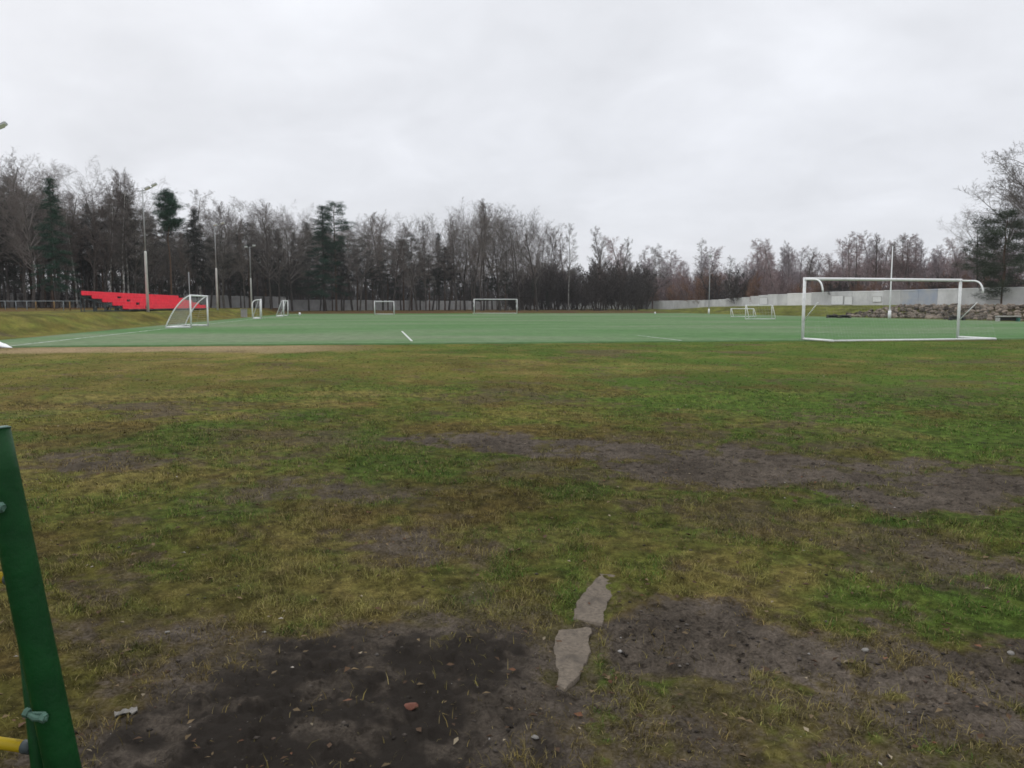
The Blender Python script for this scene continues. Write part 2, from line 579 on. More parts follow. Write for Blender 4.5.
def build_ground():
    rr = ring_list()
    fine = np.radians(np.arange(-42, 42.001, 0.115))
    coarse = np.radians(np.arange(45, 316, 3.0))
    ang = np.concatenate([fine, coarse])
    na, nr = len(ang), len(rr)
    A, RR = np.meshgrid(ang, rr)
    x = (RR * np.sin(A)).ravel()
    y = (RR * np.cos(A)).ravel()
    z, (soil, black, tn, tint) = terrain(x, y)
    v = np.stack([x, y, z], 1)
    dd = np.hypot(x, y)
    # among the blades of the near sward one sees thatch and earth
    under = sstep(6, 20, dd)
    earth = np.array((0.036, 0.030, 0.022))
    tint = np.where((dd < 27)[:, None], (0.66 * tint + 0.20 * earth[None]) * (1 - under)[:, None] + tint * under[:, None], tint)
    i = np.arange(nr - 1)[:, None] * na
    j = np.arange(na)[None, :]
    j2 = (j + 1) % na
    q = np.stack([i + j, i + j2, i + na + j2, i + na + j], -1)[..., ::-1].reshape(-1, 4)
    fan = np.array(list(range(na)))[::-1]
    flat = np.concatenate([q.ravel(), fan[::-1]])
    tot = np.concatenate([np.full(len(q), 4), [na]])
    m, nt, N, L, b = new_mat("worn_grass_and_soil")
    b.inputs["Roughness"].default_value = 0.92
    b.inputs["Specular IOR Level"].default_value = 0.03
    at_ = {}
    for k in ("tint", "soil", "black"):
        at_[k] = N.new("ShaderNodeAttribute")
        at_[k].attribute_name = k
    tc = N.new("ShaderNodeTexCoord")

    def noise(scale, det=5, rough=0.6):
        n = N.new("ShaderNodeTexNoise")
        n.inputs["Scale"].default_value = scale
        n.inputs["Detail"].default_value = det
        n.inputs["Roughness"].default_value = rough
        L.new(tc.outputs["Object"], n.inputs["Vector"])
        return n

    def ramp(src, p0, c0, p1, c1):
        r = N.new("ShaderNodeValToRGB")
        r.color_ramp.elements[0].position = p0
        r.color_ramp.elements[0].color = (*c0, 1)
        r.color_ramp.elements[1].position = p1
        r.color_ramp.elements[1].color = (*c1, 1)
        L.new(src, r.inputs["Fac"])
        return r.outputs["Color"]

    def mix(a, c, fac, mode="MIX"):
        n = N.new("ShaderNodeMix")
        n.data_type = "RGBA"
        n.blend_type = mode
        for s, val in ((n.inputs[6], a), (n.inputs[7], c), (n.inputs[0], fac)):
            if hasattr(val, "links"):
                L.new(val, s)
            else:
                s.default_value = val if not isinstance(val, tuple) else (*val, 1)
        return n.outputs[2]

    n_mid, n_fine, n_big = noise(9, 6, 0.7), noise(70, 4, 0.7), noise(1.1, 6, 0.65)
    # grass: the mottling of turf tussocks, dead blades and bits of soil
    g = mix(at_["tint"].outputs["Color"], ramp(n_mid.outputs["Fac"], 0.33, (0.62, 0.60, 0.55), 0.68, (1.35, 1.32, 1.25)), 1.0, "MULTIPLY")
    g = mix(g, ramp(n_fine.outputs["Fac"], 0.3, (0.55, 0.53, 0.5), 0.7, (1.40, 1.38, 1.3)), 1.0, "MULTIPLY")
    # soil
    s = mix(ramp(n_big.outputs["Fac"], 0.35, (0.062, 0.053, 0.043), 0.65, (0.112, 0.096, 0.079)),
            ramp(n_fine.outputs["Fac"], 0.32, (0.55, 0.54, 0.54), 0.7, (1.35, 1.33, 1.32)), 1.0, "MULTIPLY")
    s = mix(s, ramp(n_mid.outputs["Fac"], 0.30, (0.6, 0.6, 0.6), 0.62, (1.15, 1.13, 1.12)), 1.0, "MULTIPLY")
    n_pit_shade = noise(19, 5, 0.7)
    s = mix(s, ramp(n_pit_shade.outputs["Fac"], 0.36, (0.30, 0.29, 0.28), 0.47, (1.0, 1.0, 1.0)), 0.85, "MULTIPLY")  # shade of small pits between clods, painted into the soil colour
    s = mix(s, (0.024, 0.0205, 0.0175), at_["black"].outputs["Fac"])
    # break the soil's edge finely
    mr = N.new("ShaderNodeMath")
    mr.operation = "MULTIPLY_ADD"
    L.new(n_fine.outputs["Fac"], mr.inputs[0])
    mr.inputs[1].default_value = 0.9
    L.new(at_["soil"].outputs["Fac"], mr.inputs[2])
    st = N.new("ShaderNodeMapRange")
    st.interpolation_type = "SMOOTHSTEP"
    st.inputs["From Min"].default_value = 0.48
    st.inputs["From Max"].default_value = 1.22
    L.new(mr.outputs[0], st.inputs["Value"])
    L.new(mix(g, s, st.outputs["Result"]), b.inputs["Base Color"])
    bp = N.new("ShaderNodeBump")
    bp.inputs["Strength"].default_value = 0.8
    bp.inputs["Distance"].default_value = 0.012
    n_b = noise(45, 6, 0.75)
    L.new(n_b.outputs["Fac"], bp.inputs["Height"])
    L.new(bp.outputs["Normal"], b.inputs["Normal"])
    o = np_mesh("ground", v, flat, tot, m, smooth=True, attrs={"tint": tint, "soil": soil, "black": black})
    tag(o, "worn autumn grass with bare muddy patches reaching to the woods", "ground", kind="structure")


build_ground()


# ------------------------------------------------------------------ grass blades, leaves, pebbles near the viewer
def attr_mat(name, rough=0.8, attr="tint", trans=0.0, spec=0.06):
    m, nt, N, L, b = new_mat(name)
    b.inputs["Roughness"].default_value = rough
    b.inputs["Specular IOR Level"].default_value = spec
    a = N.new("ShaderNodeAttribute")
    a.attribute_name = attr
    L.new(a.outputs["Color"], b.inputs["Base Color"])
    return m


def scatter(n, d0, d1, power, half=0.72):
    """points ahead of the viewer's spot, density falling as distance^-power"""
    t = rng.random(n)
    e = 2 - power
    d = (d0 ** e + t * (d1 ** e - d0 ** e)) ** (1 / e)
    a = (rng.random(n) * 2 - 1) * half
    return d * np.sin(a), d * np.cos(a)


def build_grass():
    x, y = scatter(1150000, 1.7, 42.0, 1.34, 0.66)
    z, (soil, black, tn, tint) = terrain(x, y)
    u, v = to_uv(x, y)
    tuft = fbm(x * 4.5, y * 4.5, 201, 4, 0.6)
    tuft2 = fbm(x * 1.2, y * 1.2, 202, 3, 0.6)
    p = np.clip(1 - 1.2 * soil, 0.025, 1) * (0.12 + 1.1 * sstep(0.33, 0.66, 0.65 * tuft + 0.35 * tuft2))
    p = p * (1 - 0.92 * np.clip(tn, 0, 1))
    keep = (rng.random(len(x)) < p) & (v < TURF[2] - 0.1)
    m = np.zeros_like(x)
    nr = np.hypot(x, y) < 8
    m[nr] = flat_near_concrete(x[nr], y[nr])
    keep &= (m < 0.35)
    x, y, z, tint, soil, tuft = x[keep], y[keep], z[keep], tint[keep], soil[keep], tuft[keep]
    n = len(x)
    d = np.hypot(x, y)
    ln = (0.015 + 0.030 * rng.random(n) ** 1.5) * (0.7 + 0.8 * sstep(0.4, 0.7, tuft)) * (1 - 0.35 * sstep(6, 16, d))
    w = np.maximum(0.0021, 0.00044 * d) * (0.6 + 0.9 * rng.random(n))
    az = rng.random(n) * 2 * np.pi
    lean = 0.45 + 1.05 * rng.random(n) + 0.35 * sstep(6, 18, d)          # from upright, radians
    dirh = np.stack([np.cos(az), np.sin(az)], 1)
    side = np.stack([-np.sin(az), np.cos(az)], 1)
    s1, c1 = np.sin(lean * 0.6), np.cos(lean * 0.6)
    s2, c2 = np.sin(lean * 1.25), np.cos(lean * 1.25)
    base = np.stack([x, y, z - 0.004], 1)
    mid = base + np.concatenate([dirh * (ln * 0.5 * s1)[:, None], (ln * 0.5 * c1)[:, None]], 1)
    tip = mid + np.concatenate([dirh * (ln * 0.6 * s2)[:, None], (ln * 0.6 * c2)[:, None]], 1)
    sw = np.concatenate([side * w[:, None], np.zeros((n, 1))], 1)
    V = np.stack([base - sw * 0.5, base + sw * 0.5, mid + sw * 0.42, mid - sw * 0.42, tip], 1).reshape(-1, 3)
    o5 = np.arange(n) * 5
    quads = np.stack([o5, o5 + 1, o5 + 2, o5 + 3], 1)
    tris = np.stack([o5 + 3, o5 + 2, o5 + 4], 1)
    flat = np.concatenate([quads.ravel(), tris.ravel()])
    tot = np.concatenate([np.full(n, 4), np.full(n, 3)])
    # each blade its own colour around the sward's tint
    r = rng.random(n)
    col = tint * (0.40 + 1.35 * rng.random(n) ** 1.2)[:, None] * 1.20
    straw = np.array((0.215, 0.175, 0.080))
    green = np.array((0.048, 0.105, 0.017))
    k1 = (r < 0.16)[:, None]
    k2 = ((r > 0.80) & (tint[:, 1] > tint[:, 0]))[:, None]
    col = np.where(k1, straw * (0.6 + 0.6 * rng.random(n))[:, None], col)
    col = np.where(k2, green * (0.7 + 0.7 * rng.random(n))[:, None], col)
    col = np.repeat(col, 5, 0)
    o = np_mesh("grass", V, flat, tot, attr_mat("grass_blades", 0.75), attrs={"tint": col})
    tag(o, "short worn grass, green and straw coloured, round the bare patches", "grass", kind="stuff")


def build_leaves():
    x, y = scatter(4200, 1.8, 20.0, 1.4, 0.66)
    z, (soil, black, tn, tint) = terrain(x, y)
    keep = rng.random(len(x)) < 0.35 + 0.65 * fbm(x * 0.7, y * 0.7, 301, 3)
    x, y, z = x[keep], y[keep], z[keep]
    n = len(x)
    d = np.hypot(x, y)
    L_ = (0.006 + 0.013 * rng.random(n) ** 1.5) * (1 + 0.03 * d)
    W_ = L_ * (0.35 + 0.35 * rng.random(n))
    az = rng.random(n) * 2 * np.pi
    f = np.stack([np.cos(az), np.sin(az), 0.5 * (rng.random(n) - 0.5)], 1)
    s = np.stack([-np.sin(az), np.cos(az), 0.6 * (rng.random(n) - 0.5)], 1)
    c = np.stack([x, y, z + 0.008 + 0.012 * rng.random(n)], 1)
    up = np.zeros((n, 3))
    up[:, 2] = L_ * (0.1 + 0.4 * rng.random(n))
    V = np.stack([c - f * L_[:, None], c - f * (L_ * .2)[:, None] + s * W_[:, None] + up, c + f * L_[:, None] + up * .5,
                  c - f * (L_ * .2)[:, None] - s * W_[:, None] + up, c], 1).reshape(-1, 3)
    o5 = np.arange(n) * 5
    t = [np.stack([o5 + a, o5 + b, o5 + 4], 1) for a, b in ((0, 1), (1, 2), (2, 3), (3, 0))]
    flat = np.stack(t, 1).ravel()
    pal = np.array([(0.13, 0.095, 0.055), (0.24, 0.20, 0.14), (0.085, 0.052, 0.032), (0.065, 0.042, 0.028), (0.34, 0.31, 0.27), (0.12, 0.058, 0.034)])
    col = pal[rng.choice(len(pal), n, p=(.34, .07, .25, .22, .015, .105))] * (0.6 + 0.6 * rng.random(n))[:, None]
    o = np_mesh("fallen_leaves", V, flat, np.full(4 * n, 3), attr_mat("dry_leaves", 0.7), attrs={"tint": np.repeat(col, 5, 0)})
    tag(o, "small dry leaves scattered over the grass and bare soil", "leaves", kind="stuff")


def build_gravel():
    x, y = scatter(52000, 1.7, 13.0, 1.5, 0.66)
    z, (soil, black, tn, tint) = terrain(x, y)
    keep = rng.random(len(x)) < (0.03 + 0.8 * sstep(0.4, 0.9, soil) * sstep(0.42, 0.66, fbm(x * 1.6, y * 1.6, 311, 3))) * (1 - 0.85 * sstep(0.15, 0.5, black))
    x, y, z = x[keep], y[keep], z[keep]
    n = len(x)
    s = (0.0018 + 0.010 * rng.random(n) ** 6) * (1 + .03 * np.hypot(x, y))
    base = np.array([(1, 0, 0), (-1, 0, 0), (0, 1, 0), (0, -1, 0), (0, 0, 1), (0, 0, -1), (.7, .7, .3), (-.7, -.6, .4)], float)[:6]
    P = base[None] * (0.6 + 0.8 * rng.random((n, 6, 1))) * np.stack([s * 1.2, s * 1.0, s * .55], 1)[:, None, :]
    az = rng.random(n) * 6.283
    ca, sa = np.cos(az)[:, None], np.sin(az)[:, None]
    P = np.stack([P[..., 0] * ca - P[..., 1] * sa, P[..., 0] * sa + P[..., 1] * ca, P[..., 2]], -1)
    V = (P + np.stack([x, y, z + s * 0.15], 1)[:, None, :]).reshape(-1, 3)
    o6 = np.arange(n) * 6
    tri = [(0, 2, 4), (2, 1, 4), (1, 3, 4), (3, 0, 4), (2, 0, 5), (1, 2, 5), (3, 1, 5), (0, 3, 5)]
    flat = np.stack([np.stack([o6 + a, o6 + b, o6 + c], 1) for a, b, c in tri], 1).ravel()
    pal = np.array([(0.070, 0.060, 0.052), (0.11, 0.10, 0.09), (0.030, 0.026, 0.023), (0.26, 0.25, 0.24), (0.085, 0.058, 0.045)])
    col = pal[rng.choice(len(pal), n, p=(.40, .12, .39, .025, .065))] * (0.7 + 0.6 * rng.random(n))[:, None]
    o = np_mesh("gravel", V, flat, np.full(8 * n, 3), attr_mat("pebbles", 0.85), attrs={"tint": np.repeat(col, 6, 0)})
    tag(o, "small pebbles and crumbs of soil on the bare patches", "gravel", kind="stuff")


build_grass()
build_leaves()
build_gravel()


# ------------------------------------------------------------------ old concrete strip flush with the grass, stones, litter
def slab(name, poly, label, group):
    n = len(poly)
    pts = []
    rr_ = random.Random(len(name) + n)
    for i in range(n):
        a, b_ = Vector(poly[i]), Vector(poly[(i + 1) % n])
        k = max(2, int((b_ - a).length / 0.025))
        for t in range(k):
            p = a.lerp(b_, t / k)
            j_ = [float(fbm(np.array([p.x * 9 + q_]), np.array([p.y * 9]), 500 + q_, 4, .6)[0]) - .5 for q_ in (0, 1)]
            pts.append((p.x + .050 * j_[0], p.y + .075 * j_[1]))
    c = Vector((sum(p[0] for p in pts) / len(pts), sum(p[1] for p in pts) / len(pts)))
    zc = -0.003
    mb = MB()
    vs, fs = [], []
    rings = 9
    m = len(pts)
    for k in range(rings):
        s = [1.03, 1.0, 0.97, 0.85, 0.7, 0.55, 0.4, 0.25, 0.1][k]
        for p in pts:
            q = c + (Vector(p) - c) * s
            zz = -0.10 if k == 0 else (zc - 0.010 if k == 1 else zc + 0.0015 * (rr_.random() - .5))
            zz += float(swell(np.array([q.x]), np.array([q.y]))[0])
            vs.append((q.x - c.x, q.y - c.y, zz))
    for k in range(rings - 1):
        for i in range(m):
            j = (i + 1) % m
            fs.append((k * m + i, k * m + j, k * m + m + j, k * m + m + i))
    fs.append(tuple(range((rings - 1) * m, rings * m)))
    mb.add(vs, fs)
    o = mb.build(name, M["old_concrete"], smooth=False)
    o.location = (c.x, c.y, 0.0)
    tag(o, label, "concrete strip", group)
    return o


slab("concrete_strip", CONCRETE_TOP, "farther, narrower piece of worn concrete strip sunk in the grass", "pieces of worn concrete strip")
slab("concrete_strip", CONCRETE_NEAR, "wider piece of worn concrete strip running into the dark bare soil", "pieces of worn concrete strip")


def rock_mesh(name, seed, m, sub=2, jag=0.3):
    import bmesh
    bm = bmesh.new()
    bmesh.ops.create_icosphere(bm, subdivisions=sub, radius=1)
    rs = random.Random(seed)
    planes = [(Vector((rs.gauss(0, 1), rs.gauss(0, 1), rs.gauss(0, 1))).normalized(), 0.62 + 0.3 * rs.random()) for _ in range(9)]
    for v in bm.verts:
        for nrm, dd in planes:
            t = v.co.dot(nrm)
            if t > dd:
                v.co -= nrm * (t - dd)
        v.co *= 1 + jag * 0.25 * (rs.random() - .5)
    me = bpy.data.meshes.new(name)
    bm.to_mesh(me)
    bm.free()
    me.materials.append(m)
    return me


def place_rock(name, me, p, s, rz, label, cat, group=None):
    o = bpy.data.objects.new(name, me)
    COL.objects.link(o)
    o.location = p
    o.scale = s
    o.rotation_euler = (rnd.uniform(-.3, .3), rnd.uniform(-.3, .3), rz)
    tag(o, label, cat, group)
    return o


stone_me = [rock_mesh("stone", 40 + k, M["stone"]) for k in range(3)]
brick_me = rock_mesh("brick_chip", 51, M["brick_chip"], 2, 0.2)
for (px, py, s, lb) in [(167, 628, 0.013, "pale rounded stone on the grass near the dark bare soil"),
                        (535, 742, 0.012, "pale stone at the end of the worn concrete strip"),
                        (865, 648, 0.014, "flat pale stone at the far edge of the wide bare patch"),
                        (1011, 652, 0.013, "whitish stone in grass beside the wide bare patch")]:
    g = on_ground(px, py)
    place_rock("stone", rnd.choice(stone_me), (g.x, g.y, ztop(g.x, g.y) + s * .35), (s * 1.2, s, s * .6), rnd.random() * 6, lb, "stone")
g = on_ground(411, 707)
place_rock("brick_chip", brick_me, (g.x, g.y, ztop(g.x, g.y) + .006), (.030, .020, .011), .3, "reddish chip of brick lying in the black soil", "brick chip")
# crumpled scrap of paper
g = on_ground(126, 711)
mb = MB()
rs = random.Random(5)
n = 9
vs = [(.036 * (i / (n - 1) - .5) * 2, .016 * (j - 1.5) / 1.5, .010 * rs.random() + .004) for j in range(4) for i in range(n)]
fs = [(j * n + i, j * n + i + 1, j * n + n + i + 1, j * n + n + i) for j in range(3) for i in range(n - 1)]
k = len(vs)
vs2 = vs + [(a, b_, c - .004) for a, b_, c in vs]
fs2 = fs + [tuple(q + k for q in f[::-1]) for f in fs]
mb.add(vs2, fs2)
o = mb.build("paper_scrap", M["stone"])
o.location = (g.x, g.y, ztop(g.x, g.y))
o.rotation_euler = (0, 0, .5)
tag(o, "crumpled white scrap of paper beside the green post", "litter")


# ------------------------------------------------------------------ artificial turf and lines
def turf_material():
    m, nt, N, L, b = new_mat("artificial_turf")
    b.inputs["Roughness"].default_value = 0.85
    b.inputs["Specular IOR Level"].default_value = 0.06
    tc = N.new("ShaderNodeTexCoord")
    mp = N.new("ShaderNodeMapping")
    mp.inputs["Scale"].default_value = (0.035, 0.085, 1)
    L.new(tc.outputs["Object"], mp.inputs["Vector"])
    n1 = N.new("ShaderNodeTexNoise")
    n1.inputs["Scale"].default_value = 1.0
    n1.inputs["Detail"].default_value = 6
    n1.inputs["Roughness"].default_value = 0.6
    L.new(mp.outputs["Vector"], n1.inputs["Vector"])
    r = N.new("ShaderNodeValToRGB")
    e = r.color_ramp.elements
    e[0].position, e[0].color = 0.38, (0.062, 0.146, 0.044, 1)
    e[1].position, e[1].color = 0.62, (0.136, 0.176, 0.104, 1)
    e2 = r.color_ramp.elements.new(0.5)
    e2.color = (0.096, 0.166, 0.072, 1)
    L.new(n1.outputs["Fac"], r.inputs["Fac"])
    n2 = N.new("ShaderNodeTexNoise")
    n2.inputs["Scale"].default_value = 1.6
    n2.inputs["Detail"].default_value = 8
    n2.inputs["Roughness"].default_value = 0.8
    L.new(tc.outputs["Object"], n2.inputs["Vector"])
    r2 = N.new("ShaderNodeValToRGB")
    r2.color_ramp.elements[0].position, r2.color_ramp.elements[0].color = 0.3, (0.60, 0.64, 0.60, 1)
    r2.color_ramp.elements[1].position, r2.color_ramp.elements[1].color = 0.7, (1.38, 1.34, 1.38, 1)
    L.new(n2.outputs["Fac"], r2.inputs["Fac"])
    mx = N.new("ShaderNodeMix")
    mx.data_type = "RGBA"
    mx.blend_type = "MULTIPLY"
    mx.inputs[0].default_value = 1
    L.new(r.outputs["Color"], mx.inputs[6])
    L.new(r2.outputs["Color"], mx.inputs[7])
    L.new(mx.outputs[2], b.inputs["Base Color"])
    bp = N.new("ShaderNodeBump")
    bp.inputs["Strength"].default_value = 0.6
    bp.inputs["Distance"].default_value = 0.02
    L.new(n2.outputs["Fac"], bp.inputs["Height"])
    L.new(bp.outputs["Normal"], b.inputs["Normal"])
    return m


ZT = 0.02
nu, nv = 70, 110
us = np.linspace(TURF[0], TURF[1], nu)
vs_ = np.linspace(TURF[2], TURF[3], nv)
U, V_ = np.meshgrid(us, vs_)
wob = 0.30 * (fbm(U.ravel() * .3, V_.ravel() * .3, 400, 3) - .5).reshape(U.shape)
Vw = V_.copy()
Vw[0] += wob[0] * 2
zz = np.full(U.shape, ZT)
verts = np.stack([U.ravel(), Vw.ravel(), zz.ravel()], 1)
q = []
ii = np.arange(nv - 1)[:, None] * nu
jj = np.arange(nu - 1)[None]
q = np.stack([ii + jj, ii + jj + 1, ii + nu + jj + 1, ii + nu + jj], -1).reshape(-1, 4)
# skirt all round so that the sheet has an edge
loop = list(range(nu)) + [k * nu + nu - 1 for k in range(1, nv)] + [(nv - 1) * nu + k for k in range(nu - 2, -1, -1)] + [k * nu for k in range(nv - 2, 0, -1)]
sk = verts[loop].copy()
sk[:, 2] = -0.12
nb = len(verts)
verts = np.concatenate([verts, sk])
m_ = len(loop)
sq = np.array([(loop[(i + 1) % m_], loop[i], nb + i, nb + (i + 1) % m_) for i in range(m_)])
q = np.concatenate([q, sq])
turf = np_mesh("turf_pitch", verts, q.ravel(), np.full(len(q), 4), turf_material())
turf.location = (GX, GY, 0)
turf.rotation_euler = (0, 0, TH)
tag(turf, "green artificial football pitch with faded white lines", "pitch", kind="structure")


def line_mat(name, keep):
    m, nt, N, L, b = new_mat(name)
    b.inputs["Roughness"].default_value = 0.85
    tc = N.new("ShaderNodeTexCoord")
    nz = N.new("ShaderNodeTexNoise")
    nz.inputs["Scale"].default_value = 2.2
    nz.inputs["Detail"].default_value = 8
    nz.inputs["Roughness"].default_value = 0.75
    L.new(tc.outputs["Object"], nz.inputs["Vector"])
    r = N.new("ShaderNodeValToRGB")
    r.color_ramp.elements[0].position, r.color_ramp.elements[0].color = keep - .12, (0.50, 0.53, 0.50, 1)
    r.color_ramp.elements[1].position, r.color_ramp.elements[1].color = keep + .12, (0.092, 0.153, 0.069, 1)
    L.new(nz.outputs["Fac"], r.inputs["Fac"])
    L.new(r.outputs["Color"], b.inputs["Base Color"])
    return m


LM_FRESH, LM_WORN, LM_FAINT = line_mat("line_paint", 0.68), line_mat("line_paint_worn", 0.50), line_mat("line_paint_faint", 0.38)


def pline(pts, w, m):
    """a painted line through local (u, v) points"""
    mb = MB()
    n = len(pts)
    vs, fs = [], []
    for i, p in enumerate(pts):
        a = Vector(pts[max(i - 1, 0)])
        b_ = Vector(pts[min(i + 1, n - 1)])
        t = (b_ - a).normalized()
        nx = Vector((-t.y, t.x)) * w / 2
        vs += [(p[0] + nx.x, p[1] + nx.y, 0), (p[0] - nx.x, p[1] - nx.y, 0)]
    for i in range(n - 1):
        fs.append((2 * i + 1, 2 * i + 3, 2 * i + 2, 2 * i))
    mb.add(vs, fs)
    o = mb.build("pitch_line", m)
    o.location = (GX, GY, ZT + 0.004 + 0.0015 * len([c for c in bpy.data.objects if c.name.startswith("pitch_line")]) % 0.012)
    o.rotation_euler = (0, 0, TH)
    tag(o, kind="structure")


def seg(a, b_, k=12):
    return [(a[0] + (b_[0] - a[0]) * i / k, a[1] + (b_[1] - a[1]) * i / k) for i in range(k + 1)]


HW = 33.0
pline(seg((-HW, 0), (-HW, 105)), .13, LM_WORN)
pline(seg((HW, 0), (HW, 105)), .12, LM_FAINT)
pline(seg((-HW + .1, 0), (HW - .1, 0)), .12, LM_FAINT)
pline(seg((-HW + .1, 105), (HW - .1, 105)), .12, LM_FAINT)
pline(seg((-HW + .1, 52.5), (HW - .1, 52.5)), .12, LM_FAINT)
for v0, sg in ((0, 1), (105, -1)):
    pline(seg((-19.3, v0 + sg * 1.2), (-19.3, v0 + sg * 13.2)), .085, LM_FRESH if sg > 0 else LM_FAINT)
    pline(seg((-20.0, v0 + sg * 16.5), (20.0, v0 + sg * 16.5)), .12, LM_FAINT)
    pline(seg((20.16, v0 + sg * .1), (20.16, v0 + sg * 16.5)), .12, LM_FAINT)
    pline(seg((-8.75, v0 + sg * .1), (-8.75, v0 + sg * 5.5)), .12, LM_WORN if sg > 0 else LM_FAINT)
    pline(seg((9.16, v0 + sg * .1), (9.16, v0 + sg * 5.5)), .12, LM_FAINT)
    pline(seg((-9.0, v0 + sg * 5.5), (9.0, v0 + sg * 5.5)), .12, LM_FAINT)
pline([(9.15 * math.cos(a * math.pi / 32), 52.5 + 9.15 * math.sin(a * math.pi / 32)) for a in range(65)], .12, LM_FAINT)


# ------------------------------------------------------------------ goals
def net_part(root, quads, step, r=0.003):
    """quads: list of 4 corner points; strands both ways, each strand a flat 3-sided cord"""
    mb = MB()
    for a, b_, c, d in quads:
        a, b_, c, d = map(Vector, (a, b_, c, d))
        n1 = max(2, int((b_ - a).length / step))
        n2 = max(2, int((d - a).length / step))
        for i in range(n1 + 1):
            t = i / n1
            p0, p1 = a.lerp(b_, t), d.lerp(c, t)
            mb.tube([p0, p0.lerp(p1, .5) + Vector((0, 0, -.03)), p1], r, 3, False)
        for j in range(n2 + 1):
            t = j / n2
            p0, p1 = a.lerp(d, t), b_.lerp(c, t)
            mb.tube([p0, p0.lerp(p1, .5) + Vector((0, 0, -.03)), p1], r, 3, False)
    mb.build("net", M["net"], root)


def arc(p0, c1, p1, n=8):
    p0, c1, p1 = Vector(p0), Vector(c1), Vector(p1)
    return [p0 * (1 - t) ** 2 + c1 * 2 * t * (1 - t) + p1 * t * t for t in [i / n for i in range(n + 1)]]


def big_goal(loc, rz, label, group, net_step, full_frame=True):
    """local: mouth along x, centred; the net side is -y"""
    root = empty("football_goal", loc, rz)
    tag(root, label, "goal", group)
    w, h, r = 3.72, 2.44, 0.06
    for s in (-1, 1):
        mb = MB()
        mb.tube([(s * w, 0, -.05), (s * w, 0, h + .06)], r, 12)
        mb.build("post", M["white_paint"], root, True)
    mb = MB()
    mb.tube([(-w + .061, 0, h), (w - .061, 0, h)], r, 12)
    mb.build("crossbar", M["white_paint"], root, True)
    bk = -1.95
    for s in (-1, 1):
        mb = MB()
        mb.tube([(s * w, -.05, h - .02), (s * w, -.75, h - .05)] + arc((s * w, -.75, h - .05), (s * w, -1.15, h - .10), (s * w, -1.2, h - .55))[1:], .034, 8)
        mb.build("net_hook", M["white_paint"], root, True)
        mb = MB()
        mb.tube([(s * w, -.05, .78), (s * w, -.92, 1.50)], .018, 6)
        mb.build("brace", M["white_paint"], root, True)
    mb = MB()
    for s in (-1, 1):
        mb.tube([(s * w, -.062, .05), (s * w, bk, .05)], .045, 8)
    mb.tube([(-w, bk + .045, .05), (w, bk + .045, .05)], .035, 8)
    mb.build("ground_frame", M["white_paint"], root, True)
    top, mid, bot = h - .04, h - .5, .08
    qs = []
    for s in (-1, 1):
        qs.append(((s * w, -.06, top), (s * w, -1.15, top - .1), (s * w, bk, bot), (s * w, -.06, bot)))
    qs.append(((-w, -1.18, top - .45), (w, -1.18, top - .45), (w, bk, bot), (-w, bk, bot)))
    net_part(root, qs, net_step, 0.0010 if net_step < .3 else .0022)
    return root


gxy = from_uv(0, 0)
big_goal((gxy[0] - .05, gxy[1], ZT), TH + R(4.0), "full-size white football goal standing nearest, with curved net hooks", "full-size football goals", 0.14)
gxy = from_uv(-.35, 105)
big_goal((gxy[0], gxy[1], ZT), TH + math.pi, "full-size white football goal at the far end of the pitch", "full-size football goals", 0.5)


def small_goal(loc, rz, label, w, h, depth, style, r=0.045, net_step=.3, group="small training goals"):
    """local: mouth along x, net side -y; style 'arc' or 'slant' side frames"""
    root = empty("small_goal", loc, rz)
    tag(root, label, "goal", group)
    for s in (-1, 1):
        mb = MB()
        mb.tube([(s * w / 2, 0, 0), (s * w / 2, 0, h + r)], r, 8)
        mb.build("post", M["white_paint"], root, True)
    mb = MB()
    mb.tube([(-w / 2 + r, 0, h), (w / 2 - r, 0, h)], r, 8)
    mb.build("crossbar", M["white_paint"], root, True)
    for s in (-1, 1):
        mb = MB()
        x = s * w / 2
        if style == "arc":
            pts = arc((x, -r, h - .02), (x, -depth * .56, h * .80), (x, -depth, .06), 10)
        elif style == "round":
            pts = [(x, -r, h - .01), (x, -depth * .35, h - .03)] + arc((x, -depth * .35, h - .03), (x, -depth, h - .06), (x, -depth, h * .72), 6)[1:] + [(x, -depth, .06)]
        else:
            pts = [(x, -r, h - .02), (x, -depth * .22, h - .03), (x, -depth, .06)]
        mb.tube(pts, r * .7, 8)
        mb.build("side_frame", M["white_paint"], root, True)
    mb = MB()
    for s in (-1, 1):
        mb.tube([(s * w / 2, -r - .002, .045), (s * w / 2, -depth, .045)], r * .9, 8)
    mb.tube([(-w / 2, -depth + .03, .045), (w / 2, -depth + .03, .045)], r * .8, 8)
    mb.build("ground_frame", M["white_paint"], root, True)
    qs = [((-w / 2, -depth * .3, h * .93), (w / 2, -depth * .3, h * .93), (w / 2, -depth, .08), (-w / 2, -depth, .08))]
    for s in (-1, 1):
        qs.append(((s * w / 2, -r, h - .04), (s * w / 2, -depth * .3, h * .93), (s * w / 2, -depth, .08), (s * w / 2, -r, .08)))
    net_part(root, qs, net_step, 0.0045)
    return root


def uv3(u, v):
    x, y = from_uv(u, v)
    return (x, y, ZT)


